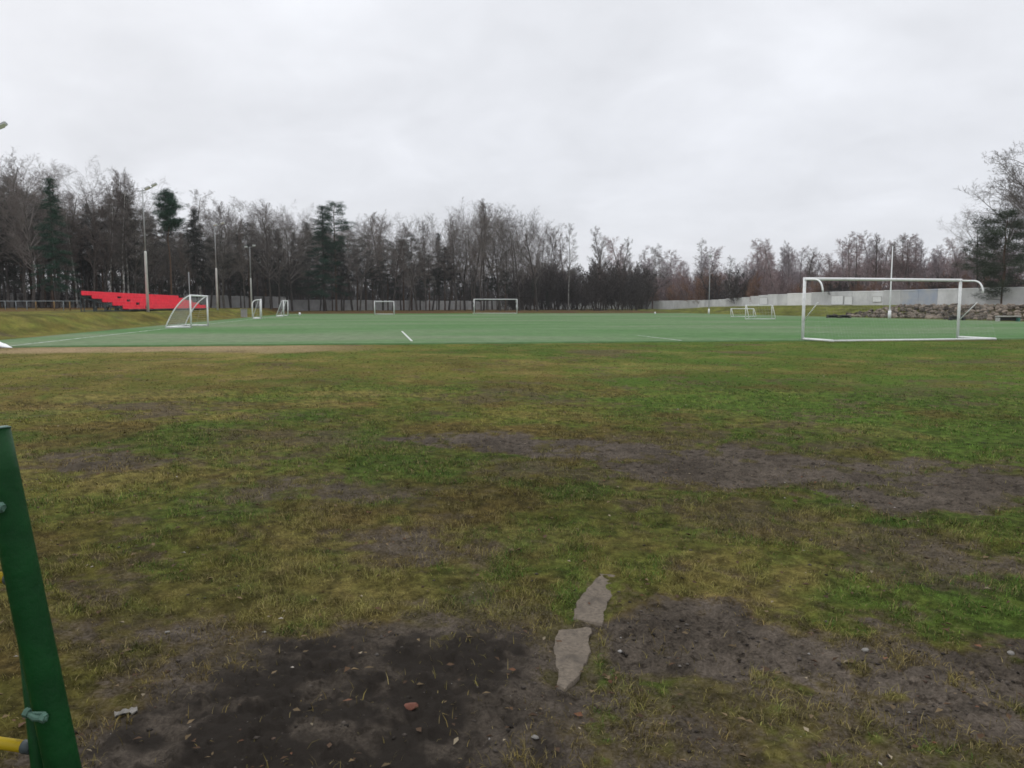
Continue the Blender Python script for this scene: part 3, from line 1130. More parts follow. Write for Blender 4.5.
FACE_IN = TH - math.pi / 2        # mouth along the touchline, net side outwards on the left
small_goal(uv3(-31.95, 24.6), FACE_IN, "white youth goal with curved side frames before the red bleachers", 5.0, 2.0, 1.5, "arc", .055, .14)
p = at(261, 318.5, 85)
small_goal((p.x, p.y, ZT), FACE_IN + R(9), "white youth goal with round-backed frame, next along the touchline after the nearest youth goal", 5.0, 2.0, .85, "round", .06, .3)
p = at(286, 316, 104)
small_goal((p.x, p.y, ZT), FACE_IN, "white youth goal with slanted frame, farthest along the bleacher touchline", 5.0, 2.0, .95, "slant", .065, .3)
p = at(384.3, 315, 123)
small_goal((p.x, p.y, ZT), math.pi + R(3), "small white handball-size goal facing the viewer under the tall dark trees", 3.0, 2.0, .9, "slant", .055, .4)
p = at(758.5, 319.3, 80)
small_goal((p.x, p.y, ZT), R(6), "low white training goal, nearer of two by the grass bank", 2.75, 1.40, .9, "slant", .04, .3)
p = at(742, 316.6, 97)
small_goal((p.x, p.y, ZT), R(8), "lower white training goal, farther of two by the grass bank", 2.9, 1.0, .8, "slant", .04, .3)


# ------------------------------------------------------------------ bleachers
def bleachers():
    x, y = from_uv(-40.3, 38.6)
    root = empty("bleachers", (x, y, zat(x, y)), TH)
    tag(root, "long stepped bleachers with rows of bright red seats on the grass bank", "bleachers")
    Lg, rows, dx, dz, z0 = 31.5, 5, .76, .275, .26
    def gap_at(px, k):
        best = min(np.linspace(0, Lg, 200), key=lambda yy: abs(512 + FPX * from_uv(-40.3 - k * dx, 38.6 + yy)[0] / (from_uv(-40.3 - k * dx, 38.6 + yy)[1] * CP) - px))
        return best
    gaps = {k: gap_at(px, k) for k, px in ((0, 152), (1, 142.5), (2, 133), (3, 124))}
    for k in range(rows):
        n = int(Lg / .52)
        wv = Lg / n
        mb = MB()
        zc = z0 + k * dz
        run = []
        for i in range(n):
            yy = (i + .5) * wv
            if k in gaps and abs(yy - gaps[k]) < .5:
                run.append(mb)
                mb = MB()
                continue
            mb.box((-k * dx - .20, yy, zc - .03), (.42, wv - .008, .06), bevel=.015)
            mb.box((-k * dx - .43, yy, zc + .145), (.05, wv - .008, .30), bevel=.015)
        run.append(mb)
        for q in run:
            q.build("seat_row", M["seat_red"], root)
        mb = MB()
        mb.box((-k * dx - .32, Lg / 2, z0 + k * dz - .13), (.70, Lg - .3, .04))
        mb.build("deck", M["steel_dark"], root)
    for yy in np.linspace(.1, Lg - .1, 12):
        mb = MB()
        back = -(rows - 1) * dx - .55
        for k in range(rows):
            xx = -k * dx - .30
            mb.tube([(xx, yy, -.15), (xx, yy, z0 + k * dz - .15)], .035, 6)
        mb.tube([(0.0, yy, z0 - .2), (back, yy, z0 + (rows - 1) * dz - .2)], .04, 6)
        mb.tube([(0.05, yy, .06), (back, yy, .06)], .035, 6)
        for c in (-1.0, -2.1):
            pts = [(c + .42 * math.cos(a), yy, .08 + .42 * math.sin(a)) for a in np.linspace(0, math.pi, 9)]
            mb.tube(pts, .035, 6)
        mb.tube([(back, yy, -.15), (back, yy, z0 + (rows - 1) * dz + .2)], .035, 6)
        mb.build("frame", M["steel_dark"], root)


bleachers()


# ------------------------------------------------------------------ poles
def flood_pole(u, v, h, label, lamps, arm=0.9, rz_l=0.0):
    x, y = from_uv(u, v)
    root = empty("light_pole", (x, y, zat(x, y)), rz_l)
    tag(root, label, "light pole", "floodlight poles beside the bleachers")
    mb = MB()
    mb.tube([(0, 0, -.3), (0, 0, h * .48), (0, 0, h * .5)], [.13, .105, .10], 12)
    mb.build("pole", M["pole_concrete"], root, True)
    mb = MB()
    mb.tube([(0, 0, h * .5), (0, 0, h)], [.060, .042], 8)
    mb.build("mast", M["mast_metal"], root, True)
    mb = MB()
    mb.tube([(-arm * .5, 0, h - .15), (0, 0, h - .1), (arm * .45, 0, h - .02), (arm, 0, h + .22)], .035, 6)
    mb.build("arm", M["mast_metal"], root, True)
    for (lx, lz, tilt) in lamps:
        mb = MB()
        mb.box((lx, -.1, h + lz), (.50, .26, .13), bevel=.04)
        o = mb.build("lamp", M["lamp_housing"], root)
        mb = MB()
        mb.box((lx, -.1, h + lz - .078), (.42, .20, .02))
        g_ = mb.build("lamp_glass", M["lamp_glass"], o)
        c = Vector((lx, -.1, h + lz))
        mt = Matrix.Translation(c) @ Matrix.Rotation(tilt, 4, "Y") @ Matrix.Rotation(R(-35), 4, "X") @ Matrix.Translation(-c)
        o.data.transform(mt)
        g_.data.transform(mt)
    return root


def pole_v(px, d, u=-39.7):
    """distance along the pitch for a pole seen at px"""
    x = (px + 2.3 - 512) / FPX * (d * CP + 1 * SP)
    return to_uv(x, d)


LL = [(.45, .12, R(-25)), (1.05, .38, R(-25))]
u1, v1 = pole_v(146, 68)
flood_pole(u1, v1, 10.3, "concrete floodlight pole standing in front of the red seats", LL)
u1, v1 = pole_v(215.5, 97)
flood_pole(u1, v1, 10.2, "concrete floodlight pole beyond the far end of the red bleachers", [(.1, .1, R(-20)), (1.0, .32, R(-20))])
u1, v1 = pole_v(249.5, 123)
flood_pole(u1, v1, 9.6, "farthest concrete floodlight pole, seen between two youth goals", [(-.55, .0, 0), (.7, .2, 0)])
u1, v1 = pole_v(-7, 41.6)
flood_pole(u1, v1, 9.4, "floodlight pole at the picture's edge, only its slanting lamp showing", [(1.08, .29, R(-25))], 1.15)


def thin_pole(px, d, ytop, label, base_r, top_r, lamp, z0=None, sleeve=True, m="mast_metal", group=None):
    p = at(px, 305, d)
    z0 = zat(p.x, p.y) if z0 is None else z0
    h = at(px, ytop, d).z - z0
    root = empty("slim_mast", (p.x, p.y, z0))
    tag(root, label, "mast", group)
    mb = MB()
    mb.tube([(0, 0, -.2), (0, 0, h * .35), (0, 0, h)], [base_r, base_r * .75, top_r], 8)
    mb.build("pole", M[m], root, True)
    if sleeve:
        mb = MB()
        mb.tube([(0, 0, -.1), (0, 0, .85)], base_r * 1.7, 8)
        mb.build("base_sleeve", M["white_paint"], root, True)
    if lamp:
        mb = MB()
        mb.box((0, -.1, h), (.5, .4, .4), bevel=.08)
        mb.build("lamp", M["lamp_housing"], root)
    return root


thin_pole(890, 86, 246, "tall slim white mast rising from the stone bank behind the nearest goal", .10, .045, False, m="white_paint")
thin_pole(709, 131, 256, "thin mast with a dark lamp before the grey fence, nearly hidden by trees", .08, .045, True)
thin_pole(190, 104, 272, "thin grey post standing behind the red bleachers", .075, .05, False, sleeve=False)

# ------------------------------------------------------------------ railing at the left
root = empty("metal_railing", (at(-10, 305, 72).x, 72, 0))
tag(root, "low metal railing along the top of the grass bank, some posts rusty", "railing")
x0 = root.location.x
xe = at(80, 305, 70.5).x
zr = 1.4 + 4.3 / FPX * 72
mb = MB()
mb.tube([(0, 0, zr), (xe - x0, -1.5, zr)], .035, 6)
mb.build("rail", M["rail_metal"], root, True)
for k, px in enumerate((-8, 7, 19, 31, 41, 61, 71, 78)):
    q = at(px, 305, 72)
    fx = q.x - x0
    yy = -1.5 * fx / (xe - x0)
    zb = zat(q.x, 72 + yy)
    mb = MB()
    rusty = px in (41, 61, 78)
    mb.tube([(fx, yy, zb - .2), (fx, yy, zr - .03)], .05 if rusty else .035, 6)
    mb.build("post", M["rail_rust"] if rusty else M["rail_metal"], root, True)


# ------------------------------------------------------------------ concrete fence round the ground
def fence(name, poly, step, hgt, m, label, special=None):
    root = empty(name, (poly[0][0], poly[0][1], 0))
    tag(root, label, "fence")
    o0 = root.location
    rs_ = random.Random(3)
    for a, b_ in zip(poly[:-1], poly[1:]):
        a, b_ = Vector(a), Vector(b_)
        L_ = (b_ - a).length
        n = max(1, round(L_ / step))
        w = L_ / n
        t = (b_ - a).normalized()
        rz = math.atan2(t.y, t.x)
        for i in range(n):
            c = a.lerp(b_, (i + .5) / n)
            zb = zat(c.x, c.y)
            zb = math.floor(zb / .12) * .12 + rs_.uniform(-.04, .04)
            mm = M[m]
            px = 512 + FPX * c.x / (c.y * CP)
            lb = None
            for (p0, p1, mk, l2) in special or []:
                if p0 <= px <= p1:
                    mm, lb = M[mk], l2
            mb = MB()
            mb.box((c.x - o0.x, c.y - o0.y, zb + hgt / 2 - .2), (w - .03, .12, hgt + .4), rz, bevel=.02)
            # raised border of the cast panel
            mb.box((c.x - o0.x, c.y - o0.y, zb + hgt - .16), (w - .08, .17, .22), rz, bevel=.02)
            q = mb.build("panel", mm, root)
            if lb:
                q["label"] = lb
    return root


RIGHT_WALL = [(42.5, 238.0), (57, 164), (71.5, 110), (85, 62)]
BACK_WALL = [(-92, 110), (-54.6, 152), (-8.7, 212), (42, 238.3)]
fence("concrete_fence", RIGHT_WALL, 4.0, 2.55, "concrete", "long grey concrete panel fence stepping down behind the grass bank",
      [(786, 812, "whitewash", "white painted panel"), (898, 929, "concrete_blue", "panel with bluish faded paint")])
fence("concrete_fence", BACK_WALL, 4.6, 2.35, "concrete_back", "dull grey concrete fence seen between the tree trunks behind the pitch")


def wall_hit(px):
    k = (px - 512) / FPX / CP
    for a, b_ in zip(RIGHT_WALL[:-1], RIGHT_WALL[1:]):
        # x = k*y
        dx, dy = b_[0] - a[0], b_[1] - a[1]
        t = (k * a[1] - a[0]) / (dx - k * dy)
        if 0 <= t <= 1:
            return Vector((a[0] + t * dx, a[1] + t * dy)), math.atan2(dy, dx)
    raise ValueError(px)


def wall_board(pa, pb, ya, yb, label):
    A, rz = wall_hit(pa)
    B, _ = wall_hit(pb)
    c = (A + B) / 2
    pc = (pa + pb) / 2
    zt_, zb = at(pc, ya, c.y).z, at(pc, yb, c.y).z
    nrm = Vector((-abs(math.sin(rz)), -abs(math.cos(rz)) * (1 if math.sin(rz) * math.cos(rz) < 0 else -1)))
    nrm = Vector((math.sin(rz), -math.cos(rz)))
    if nrm.dot(c) > 0:
        nrm = -nrm
    c = c + nrm * .14
    root = empty("blank_board", (c.x, c.y, zb), rz)
    tag(root, label, "board", "white boards on the concrete fence")
    mb = MB()
    mb.box((0, 0, (zt_ - zb) / 2), ((B - A).length, .05, zt_ - zb), bevel=.01)
    mb.build("panel", M["board_white"], root)
    mb = MB()
    s = 1 if (Matrix.Rotation(rz, 2) @ Vector((0, 1))).dot(nrm) > 0 else -1
    w, h = (B - A).length, zt_ - zb
    for (cx_, cz, sx, sz) in ((0, h - .03, w, .06), (0, .03, w, .06), (-w / 2 + .03, h / 2, .06, h - .13), (w / 2 - .03, h / 2, .06, h - .13)):
        mb.box((cx_, s * .035, cz), (sx, .03, sz))
    mb.build("frame", M["bench_pale"], root)


wall_board(757.5, 765.5, 297.5, 304.5, "small square white board on the grey fence above the training goals")
wall_board(828.5, 840.5, 295.5, 304.8, "larger white board on the fence beside the white painted panel")
wall_board(841.5, 849.5, 296.0, 304.8, "narrower white board adjoining the larger white board on the fence")
wall_board(869.5, 878.5, 296.3, 302.0, "small white board on the fence just above the stone bank, by the slim mast")


# ------------------------------------------------------------------ stone bank at the right
boulder_me = [rock_mesh("boulder", 70 + k, M["boulder"], 2, .5) for k in range(6)]
cnt = 0
WHERE = ["at the foot of the stone bank by the pitch", "in the lowest courses of the stone bank", "low in the stone bank under the grey fence", "half way up the stone bank",
         "high in the stone bank under the grey fence", "on the crest of the stone bank"]
ROCKS = []
for row in range(7):
    v = 23.0
    while v < 66:
        v += rnd.uniform(.42, .72)
        u = 36.1 + row * .66 + rnd.uniform(-.22, .22)
        taper = max(0.0, (v - 54) / 12)
        if rnd.random() < taper * .7 or row > 6.5 * (1 - taper * .9):
            continue
        x, y = from_uv(u, v)
        px = 512 + FPX * x / (y * CP)
        if px > 1036 or px < 834:
            continue
        ROCKS.append((math.hypot(x, y), x, y, row, rnd.uniform(.19, .34)))
ROCKS.sort()
WHERE.append("right on the crest of the stone bank")
for d, x, y, row, sc in ROCKS[:298]:
    place_rock("boulder", rnd.choice(boulder_me), (x, y, zat(x, y) + sc * .30), (sc * rnd.uniform(.9, 1.25), sc, sc * rnd.uniform(.7, 1.0)), rnd.random() * 6.3,
               "rough grey-brown boulder " + WHERE[row], "boulder", "boulders " + WHERE[row])
cnt = len(ROCKS)
if len(ROCKS) > 298:
    mb = MB()
    for d, x, y, row, sc in ROCKS[298:]:
        me = boulder_me[int(sc * 1e4) % 6]
        mt = Matrix.Translation((x, y, zat(x, y) + sc * .3)) @ Matrix.Rotation(sc * 900, 4, "Z") @ Matrix.Diagonal((sc * 1.1, sc, sc * .85, 1))
        mb.add([mt @ vv.co for vv in me.vertices], [tuple(p_.vertices) for p_ in me.polygons])
    tag(mb.build("rubble", M["boulder"]), "smaller far stones where the stone bank runs out into the grass", "rubble", kind="stuff")
print("boulders", cnt)


def bench(px, d, w, label, top, leg, h=.42, rz=TH):
    p = at(px, 318, d)
    root = empty("low_bench", (p.x, p.y, zat(p.x, p.y)), rz)
    tag(root, label, "bench", "low benches by the stone bank")
    mb = MB()
    mb.box((0, 0, h), (w, .35, .09), bevel=.02)
    mb.build("seat", M[top], root)
    mb = MB()
    mb.box((0, .12, h * .5), (w * .9, .06, h * .7), bevel=.01)
    mb.build("front_board", M["bench_wood"], root)
    for s in (-1, 1):
        mb = MB()
        mb.box((s * w * .43, 0, h / 2 - .08), (.22, .34, h - .06), bevel=.02)
        mb.build("leg", M[leg if s > 0 else ("bench_pale" if leg == "bench_teal" else leg)], root)


bench(833, 88.5, 1.5, "low dark bench on the grass at the end of the stone bank", "bench_wood", "bench_wood", .30)
bench(845, 87.5, 1.3, "low dark bench next to the stones, behind the nearest goal", "bench_wood", "bench_wood", .30)
bench(957, 74.5, 1.6, "dark bench at the foot of the stones, half hidden by the goal post", "bench_wood", "bench_wood", .42)
bench(1008, 69.5, 2.35, "long bench with pale top and teal end before the stones", "bench_pale", "bench_teal", .45)

# ------------------------------------------------------------------ odd things by the pitch
def sack(p, sx, sy, sz, label, seed):
    me = rock_mesh("white_sack", seed, M["bag_white"], 3, .15)
    me.polygons.foreach_set("use_smooth", [True] * len(me.polygons))
    o = bpy.data.objects.new("white_sack", me)
    COL.objects.link(o)
    o.location = (p[0], p[1], p[2] + sz * .75)
    o.scale = (sx, sy, sz)
    tag(o, label, "sack")
    return o


# limp white tarpaulin bundle at the left edge: a low hump trailing off to a tip
g = on_ground(-5, 347.5)
mb = MB()
secs = []
for i, (xx, hw, hh) in enumerate([(-.62, .02, .02), (-.5, .22, .14), (-.25, .30, .25), (0, .28, .235), (.22, .24, .16), (.40, .15, .085), (.52, .08, .04), (.58, .02, .01)]):
    ring = []
    for k in range(12):
        a = 2 * math.pi * k / 12
        w_ = 1 + .12 * math.sin(3 * a + i * 1.7)
        ring.append((xx + .02 * math.cos(2 * a + i), hw * math.cos(a) * w_, max(0, hh * (.46 + .54 * math.sin(a)) * w_)))
    secs.append(ring)
vs = [p for r_ in secs for p in r_]
fs = [(i * 12 + k, i * 12 + (k + 1) % 12, i * 12 + 12 + (k + 1) % 12, i * 12 + 12 + k) for i in range(len(secs) - 1) for k in range(12)]
fs += [tuple(range(11, -1, -1)), tuple(range((len(secs) - 1) * 12, len(secs) * 12))]
mb.add(vs, fs)
o = mb.build("white_tarpaulin", M["bag_white"], None, True)
o.location = (g.x, g.y, ztop(g.x, g.y) - .01)
tag(o, "bundled white tarpaulin lying in the grass before the pitch corner", "tarpaulin")

p = at(299.7, 315.5, 111)
sack((p.x, p.y, ZT), .17, .17, .24, "small white sack on the touchline beyond the farthest youth goal", 91)
p = at(655, 314.5, 130)
sack((p.x, p.y, ZT), .17, .17, .20, "small white sack at the far corner of the pitch by the grey fence", 92)

p = at(244, 313, 95)
root = empty("utility_box", (p.x, p.y, zat(p.x, p.y)), TH)
tag(root, "squat grey concrete box on the grass left of the round-backed youth goal".replace(" left of", " beside"), "box")
mb = MB()
mb.box((0, 0, .42), (.68, .5, 1.0), bevel=.04)
mb.build("body", M["box_grey"], root)
mb = MB()
mb.box((0, 0, .95), (.78, .6, .08), bevel=.02)
mb.build("lid", M["box_grey"], root)


# ------------------------------------------------------------------ green post with yellow bars in front
def barrier():
    D = 1.72
    def cam_pt(px, py, depth):
        xc, yc = (px - 512) / FPX * depth, (384 - py) / FPX * depth
        return Vector((xc, depth * CP + yc * SP, CAM_H - depth * SP + yc * CP))
    top = cam_pt(-7.5, 431, 1.77)
    low = cam_pt(63, 768, 1.77)
    dirv = (low - top).normalized()
    foot = top + dirv * ((top.z + .25) / -dirv.z)
    root = empty("metal_barrier", (foot.x, foot.y, 0))
    tag(root, "leaning dark green steel post with yellow bars bolted to it", "barrier")
    o0 = Vector((foot.x, foot.y, 0))
    rad = .0355
    mb = MB()
    n = 14
    pts = [top.lerp(foot, i / n) - o0 for i in range(n + 1)]
    mb.tube(pts, [rad] * (n + 1), 28, True)
    mb.build("post", M["green_paint"], root, True)
    ax = -dirv
    mb = MB()
    t0 = top - o0
    mb.tube([t0 + ax * .0005, t0 + ax * .003, t0 + ax * .0065], [rad + .0015, rad + .0015, rad - .006], 28)
    mb.build("cap", M["green_cap"], root, True)
    # thin upright behind it
    a = cam_pt(39, 768, 1.80)
    b_ = cam_pt(14, 520, 1.86)
    d2 = (b_ - a).normalized()
    thin_foot = a - d2 * ((a.z + .2) / d2.z)
    thin_top = a + d2 * .62
    mb = MB()
    mb.tube([thin_foot - o0, a - o0, thin_top - o0], .0165, 14)
    mb.build("thin_upright", M["green_paint"], root, True)
    # second upright out at the other end of the bars
    sh = Vector((-.95, .16, .03))
    mb = MB()
    mb.tube([thin_foot + sh - o0, thin_top + sh - o0 + Vector((0, 0, .1))], .0165, 14)
    mb.build("thin_upright", M["green_paint"], root, True)
    for py_, pxe in ((749, 36), (581, 20)):
        f = (768 - py_) / (768 - 520)
        e = a.lerp(b_, f)
        e2 = e + sh + Vector((0, 0, .005))
        s_ = (e2 - e).normalized()
        mb = MB()
        mb.tube([e + s_ * .030 - o0, e2 - s_ * .030 - o0], .0135, 14)
        bar = mb.build("bar", M["yellow_paint"], root, True)
        mb = MB()
        mb.tube([e + s_ * .012 - o0, e + s_ * .034 - o0], .0155, 14)
        mb.build("bar_end", M["steel_dark"], bar, True)
    # clamps: a bolt through the post with a nut and a bent strap
    for py_, pxa, pxb in ((507, -16, 4), (717, 24, 47)):
        c0, c1 = cam_pt(pxa, py_ - 5, 1.725), cam_pt(pxb, py_ + 2, 1.722)
        t_ = (c1 - c0).normalized()
        mb = MB()
        mb.tube([c0 - o0, c0.lerp(c1, .5) - o0 + Vector((0, -.004, -.004)), c1 - o0], [.0055, .007, .0055], 8)
        for q in (.12, .85):
            w_ = c0.lerp(c1, q) - o0
            mb.tube([w_ - t_ * .005, w_ + t_ * .005], .0105, 6)
        mb.box(c0.lerp(c1, .5) - o0 + Vector((0, .004, 0)), ((c1 - c0).length * .8, .006, .013), bevel=.002)
        mb.build("clamp", M["clamp_green"], root)


barrier()


# ------------------------------------------------------------------ trees
class TreeGrid:
    """collects branches: thick ones as tubes, twigs as crossed slivers"""
    def __init__(self, seed):
        self.r = random.Random(seed)
        self.trunk, self.crown = MB(), MB()

    def sliver(self, a, b_, w):
        t = (b_ - a)
        s = t.cross(Vector((self.r.gauss(0, 1), self.r.gauss(0, 1), self.r.gauss(0, 1))))
        if s.length < 1e-6:
            return
        s.normalize()
        m = a.lerp(b_, .5) + Vector((self.r.gauss(0, 1), self.r.gauss(0, 1), self.r.gauss(0, 1))) * t.length * .06
        self.crown.add([a - s * w * .5, a + s * w * .5, m + s * w * .4, m - s * w * .4, b_], [(0, 1, 2, 3), (3, 2, 4)])

    def limb(self, p, d, length, rad, lev, P):
        r = self.r
        nseg = P["seg"][lev]
        pts, rr_ = [p.copy()], [rad]
        d = d.normalized()
        for i in range(nseg):
            k = P["wander"][lev]
            d = (d + Vector((r.gauss(0, k), r.gauss(0, k), r.gauss(0, k))) + Vector((0, 0, P["lift"][lev]))).normalized()
            pts.append(pts[-1] + d * length / nseg)
            rr_.append(rad * (1 - (i + 1) / nseg * (0.85 if lev else 0.80)))
        if lev >= P["sliver"]:
            for i in range(nseg):
                self.sliver(pts[i], pts[i + 1], max(rr_[i] * 2, P["tw"]))
        else:
            (self.trunk if lev == 0 else self.crown).tube(pts, rr_, P["sides"][lev], False)
        if lev + 1 >= len(P["n"]) + 1 or lev >= len(P["n"]):
            return
        nch = P["n"][lev]
        st = P["start"][lev]
        for c in range(nch):
            t = st + (1 - st) * ((c + r.random()) / nch)
            f = min(t, .999) * nseg
            i = int(f)
            q = pts[i].lerp(pts[i + 1], f - i)
            dd = (pts[i + 1] - pts[i]).normalized()
            an = R(r.gauss(P["ang"][lev], P["ang"][lev] * .22))
            az = r.random() * 2 * math.pi + c * 2.4
            ort = dd.orthogonal().normalized()
            ort = Matrix.Rotation(az, 3, dd) @ ort
            nd = dd * math.cos(an) + ort * math.sin(an)
            prof = P["prof"](t) if lev == 0 else (1.05 - .55 * t)
            ln = length * P["len"][lev] * prof * r.uniform(.7, 1.2)
            rc = max(rr_[i] * P["rr"][lev], .006)
            self.limb(q, nd, ln, rc, lev + 1, P)


def bare_params(kind):
    if kind == "broadleaf":
        return dict(n=[24, 10, 9, 5], seg=[9, 5, 3, 1, 1], wander=[.05, .12, .14, .14, .2], lift=[.03, .09, .06, .03, .0], ang=[46, 42, 44, 45], start=[.34, .25, .15, .1],
                    len=[.36, .46, .50, .55], rr=[.42, .55, .6, .6], prof=lambda t: .55 + 1.1 * math.sin(min(1, max(0, (t - .3) / .75)) * math.pi) ** .8 * .8, sides=[8, 5, 3, 3, 3], sliver=3, tw=.019)
    if kind == "bough":
        return dict(n=[20, 11, 9, 6], seg=[9, 6, 3, 1, 1], wander=[.07, .14, .15, .14, .2], lift=[.03, .05, .03, .02, .0], ang=[44, 42, 44, 45], start=[.26, .2, .15, .1],
                    len=[.36, .48, .48, .5], rr=[.52, .55, .6, .6], prof=lambda t: .7 + .5 * math.sin(t * math.pi), sides=[8, 6, 4, 3, 3], sliver=3, tw=.026)
    if kind == "slender":
        return dict(n=[34, 9, 8, 5], seg=[10, 4, 3, 1, 1], wander=[.035, .09, .12, .14, .2], lift=[.02, .12, .08, .05, .0], ang=[34, 36, 42, 45], start=[.30, .25, .15, .1],
                    len=[.24, .48, .50, .55], rr=[.36, .55, .6, .6], prof=lambda t: 1.15 - .75 * t, sides=[7, 5, 3, 3, 3], sliver=3, tw=.019)
    if kind == "birch":
        return dict(n=[32, 10, 9, 5], seg=[9, 5, 3, 1, 1], wander=[.03, .09, .12, .12, .2], lift=[.02, .05, -.10, -.22, -.2], ang=[40, 40, 45, 40], start=[.33, .2, .15, .1],
                    len=[.24, .50, .52, .6], rr=[.34, .5, .55, .6], prof=lambda t: 1.1 - .7 * t, sides=[8, 5, 3, 3, 3], sliver=3, tw=.016)
    if kind == "thicket":
        return dict(n=[16, 9, 7], seg=[6, 4, 2, 1], wander=[.07, .13, .18, .2], lift=[.05, .10, .05, 0], ang=[36, 38, 42], start=[.12, .15, .1],
                    len=[.42, .48, .5], rr=[.45, .55, .6], prof=lambda t: 1.1 - .65 * t, sides=[6, 4, 3, 3], sliver=2, tw=.026)


def link_tree(name, tg, bark, twig, hide_at=None):
    root = empty(name, (0, -500, 0))
    tg.trunk.build("trunk", M[bark], root, True)
    tg.crown.build("crown", M[twig], root)
    return root


PROTO = {}


def bare_proto(key, kind, seed, H, rad, bark, twig, name="bare_tree", stems=1):
    tg = TreeGrid(seed)
    P = bare_params(kind)
    for s in range(stems):
        if stems == 1:
            d0, h_ = Vector((tg.r.gauss(0, .02), tg.r.gauss(0, .02), 1)), H
            p0 = Vector((0, 0, -.3))
        else:
            a = 2 * math.pi * (s + tg.r.random() * .6) / stems
            sp = tg.r.uniform(.10, .42)
            d0, h_ = Vector((math.cos(a) * sp, math.sin(a) * sp, 1)), H * tg.r.uniform(.7, 1.0)
            p0 = Vector((math.cos(a) * .25, math.sin(a) * .25, -.2))
        tg.limb(p0, d0, h_, rad, 0, P)
    hmax = max(v[2] for v in tg.crown.v)
    PROTO.setdefault(key, []).append((link_tree(name, tg, bark, twig), hmax))


def needles(tg, c, s, n, ln, w, flat=.45):
    """a spray of needle slivers round c"""
    r = tg.r
    for _ in range(n):
        p = c + Vector((r.gauss(0, s), r.gauss(0, s), r.gauss(0, s * flat)))
        d = Vector((r.gauss(0, 1), r.gauss(0, 1), r.gauss(.15, .5))).normalized()
        sd = d.cross(Vector((r.gauss(0, 1), r.gauss(0, 1), r.gauss(0, 1))))
        if sd.length < 1e-5:
            continue
        sd.normalize()
        tg.crown.add([p - sd * w * .5, p + sd * w * .5, p + d * ln], [(0, 1, 2)])


def pine_proto(key, seed, H, rad, needle, base=.55, spread=.17, nb_=46, per=2.2, sp=.30):
    tg = TreeGrid(seed)
    r = tg.r
    pts = [Vector((0, 0, -.3))]
    for i in range(10):
        pts.append(Vector((r.gauss(0, .10) * i * .25, r.gauss(0, .10) * i * .25, H * .96 * (i + 1) / 10)))
    tg.trunk.tube(pts, [rad * (1 - .8 * i / 10) for i in range(11)], 8, False)
    for k in range(nb_):
        t = base + (1 - base) * (k + r.random()) / nb_
        f = min(t, .999) * 10
        q = pts[int(f)].lerp(pts[int(f) + 1], f - int(f))
        tt = (t - base) / (1 - base)
        ln = H * spread * (math.sin((.12 + .88 * tt) * math.pi) ** .6 + .12) * r.uniform(.55, 1.15)
        az = r.random() * 6.283
        d = Vector((math.cos(az), math.sin(az), r.uniform(-.05, .45)))
        e = q + d.normalized() * ln
        tg.crown.tube([q, q.lerp(e, .5) + Vector((0, 0, -.1)), e], [rad * .16, rad * .1, .015], 4, False)
        for c in range(int(4 + ln * per)):
            u_ = r.uniform(.35, 1.05)
            cc = q.lerp(e, u_) + Vector((r.gauss(0, .35), r.gauss(0, .35), r.gauss(.1, .22)))
            needles(tg, cc, sp, 26, .34, .055)
    hmax = max(v[2] for v in tg.crown.v)
    PROTO.setdefault(key, []).append((link_tree("pine_tree", tg, "bark_pine", needle), hmax))


def spruce_proto(key, seed, H, rad, needle, width=.17, base=.10):
    tg = TreeGrid(seed)
    r = tg.r
    tg.trunk.tube([(0, 0, -.3), (0, 0, H * .5), (0, 0, H)], [rad, rad * .55, .02], 8, False)
    nb_ = 95
    for k in range(nb_):
        t = base + (1 - base) * ((k + r.random()) / nb_) ** .92
        ln = H * width * (1 - t) ** .8 * r.uniform(.65, 1.15) + .2
        az = r.random() * 6.283
        q = Vector((0, 0, H * t))
        e = q + Vector((math.cos(az) * ln, math.sin(az) * ln, -ln * r.uniform(.05, .4)))
        tg.crown.tube([q, e], [.03, .01], 3, False)
        for c in range(int(3 + ln * 3.0)):
            u_ = r.uniform(.2, 1.03)
            cc = q.lerp(e, u_) + Vector((r.gauss(0, .18), r.gauss(0, .18), -.06))
            needles(tg, cc, .24, 22, .30, .055, .5)
    PROTO.setdefault(key, []).append((link_tree("spruce_tree", tg, "bark_dark", needle), H))


for s in range(4):
    bare_proto("broadleaf", "broadleaf", 100 + s, 20, .26, "bark_dark", "twig_grey")
for s in range(3):
    bare_proto("slender", "slender", 120 + s, 21, .20, "bark_dark", "twig_brown")
for s in range(3):
    bare_proto("birch", "birch", 140 + s, 20, .17, "bark_birch", "twig_grey", "birch_tree")
for s in range(3):
    bare_proto("mauve", "slender", 160 + s, 16, .14, "bark_grey", "twig_mauve")
for s in range(2):
    bare_proto("plum", "birch", 170 + s, 15, .13, "bark_grey", "twig_plum")
for s in range(2):
    bare_proto("rust_shrub", "thicket", 180 + s, 5, .05, "bark_dark", "twig_rust", "bare_shrub", 5)
for s in range(2):
    bare_proto("dark_shrub", "thicket", 190 + s, 5, .05, "bark_dark", "twig_dark", "bare_shrub", 6)
for s in range(2):
    bare_proto("plum_shrub", "thicket", 195 + s, 6, .05, "bark_dark", "twig_plum", "bare_shrub", 5)
for s in range(2):
    pine_proto("pine_green", 200 + s, 21, .24, "needle_green")
for s in range(3):
    pine_proto("pine_dark", 210 + s, 20, .24, "needle_dark", .42, .16)
pine_proto("evergreen", 215, 14, .26, "needle_olive", .06, .36, 64, 3.4, .32)
pine_proto("pine_round", 205, 21, .22, "needle_green", .68, .105, 54, 7.0, .30)
bare_proto("boughs", "bough", 101, 20, .30, "bark_grey", "twig_grey")
spruce_proto("spruce_green", 220, 18, .22, "needle_green", .20, .15)
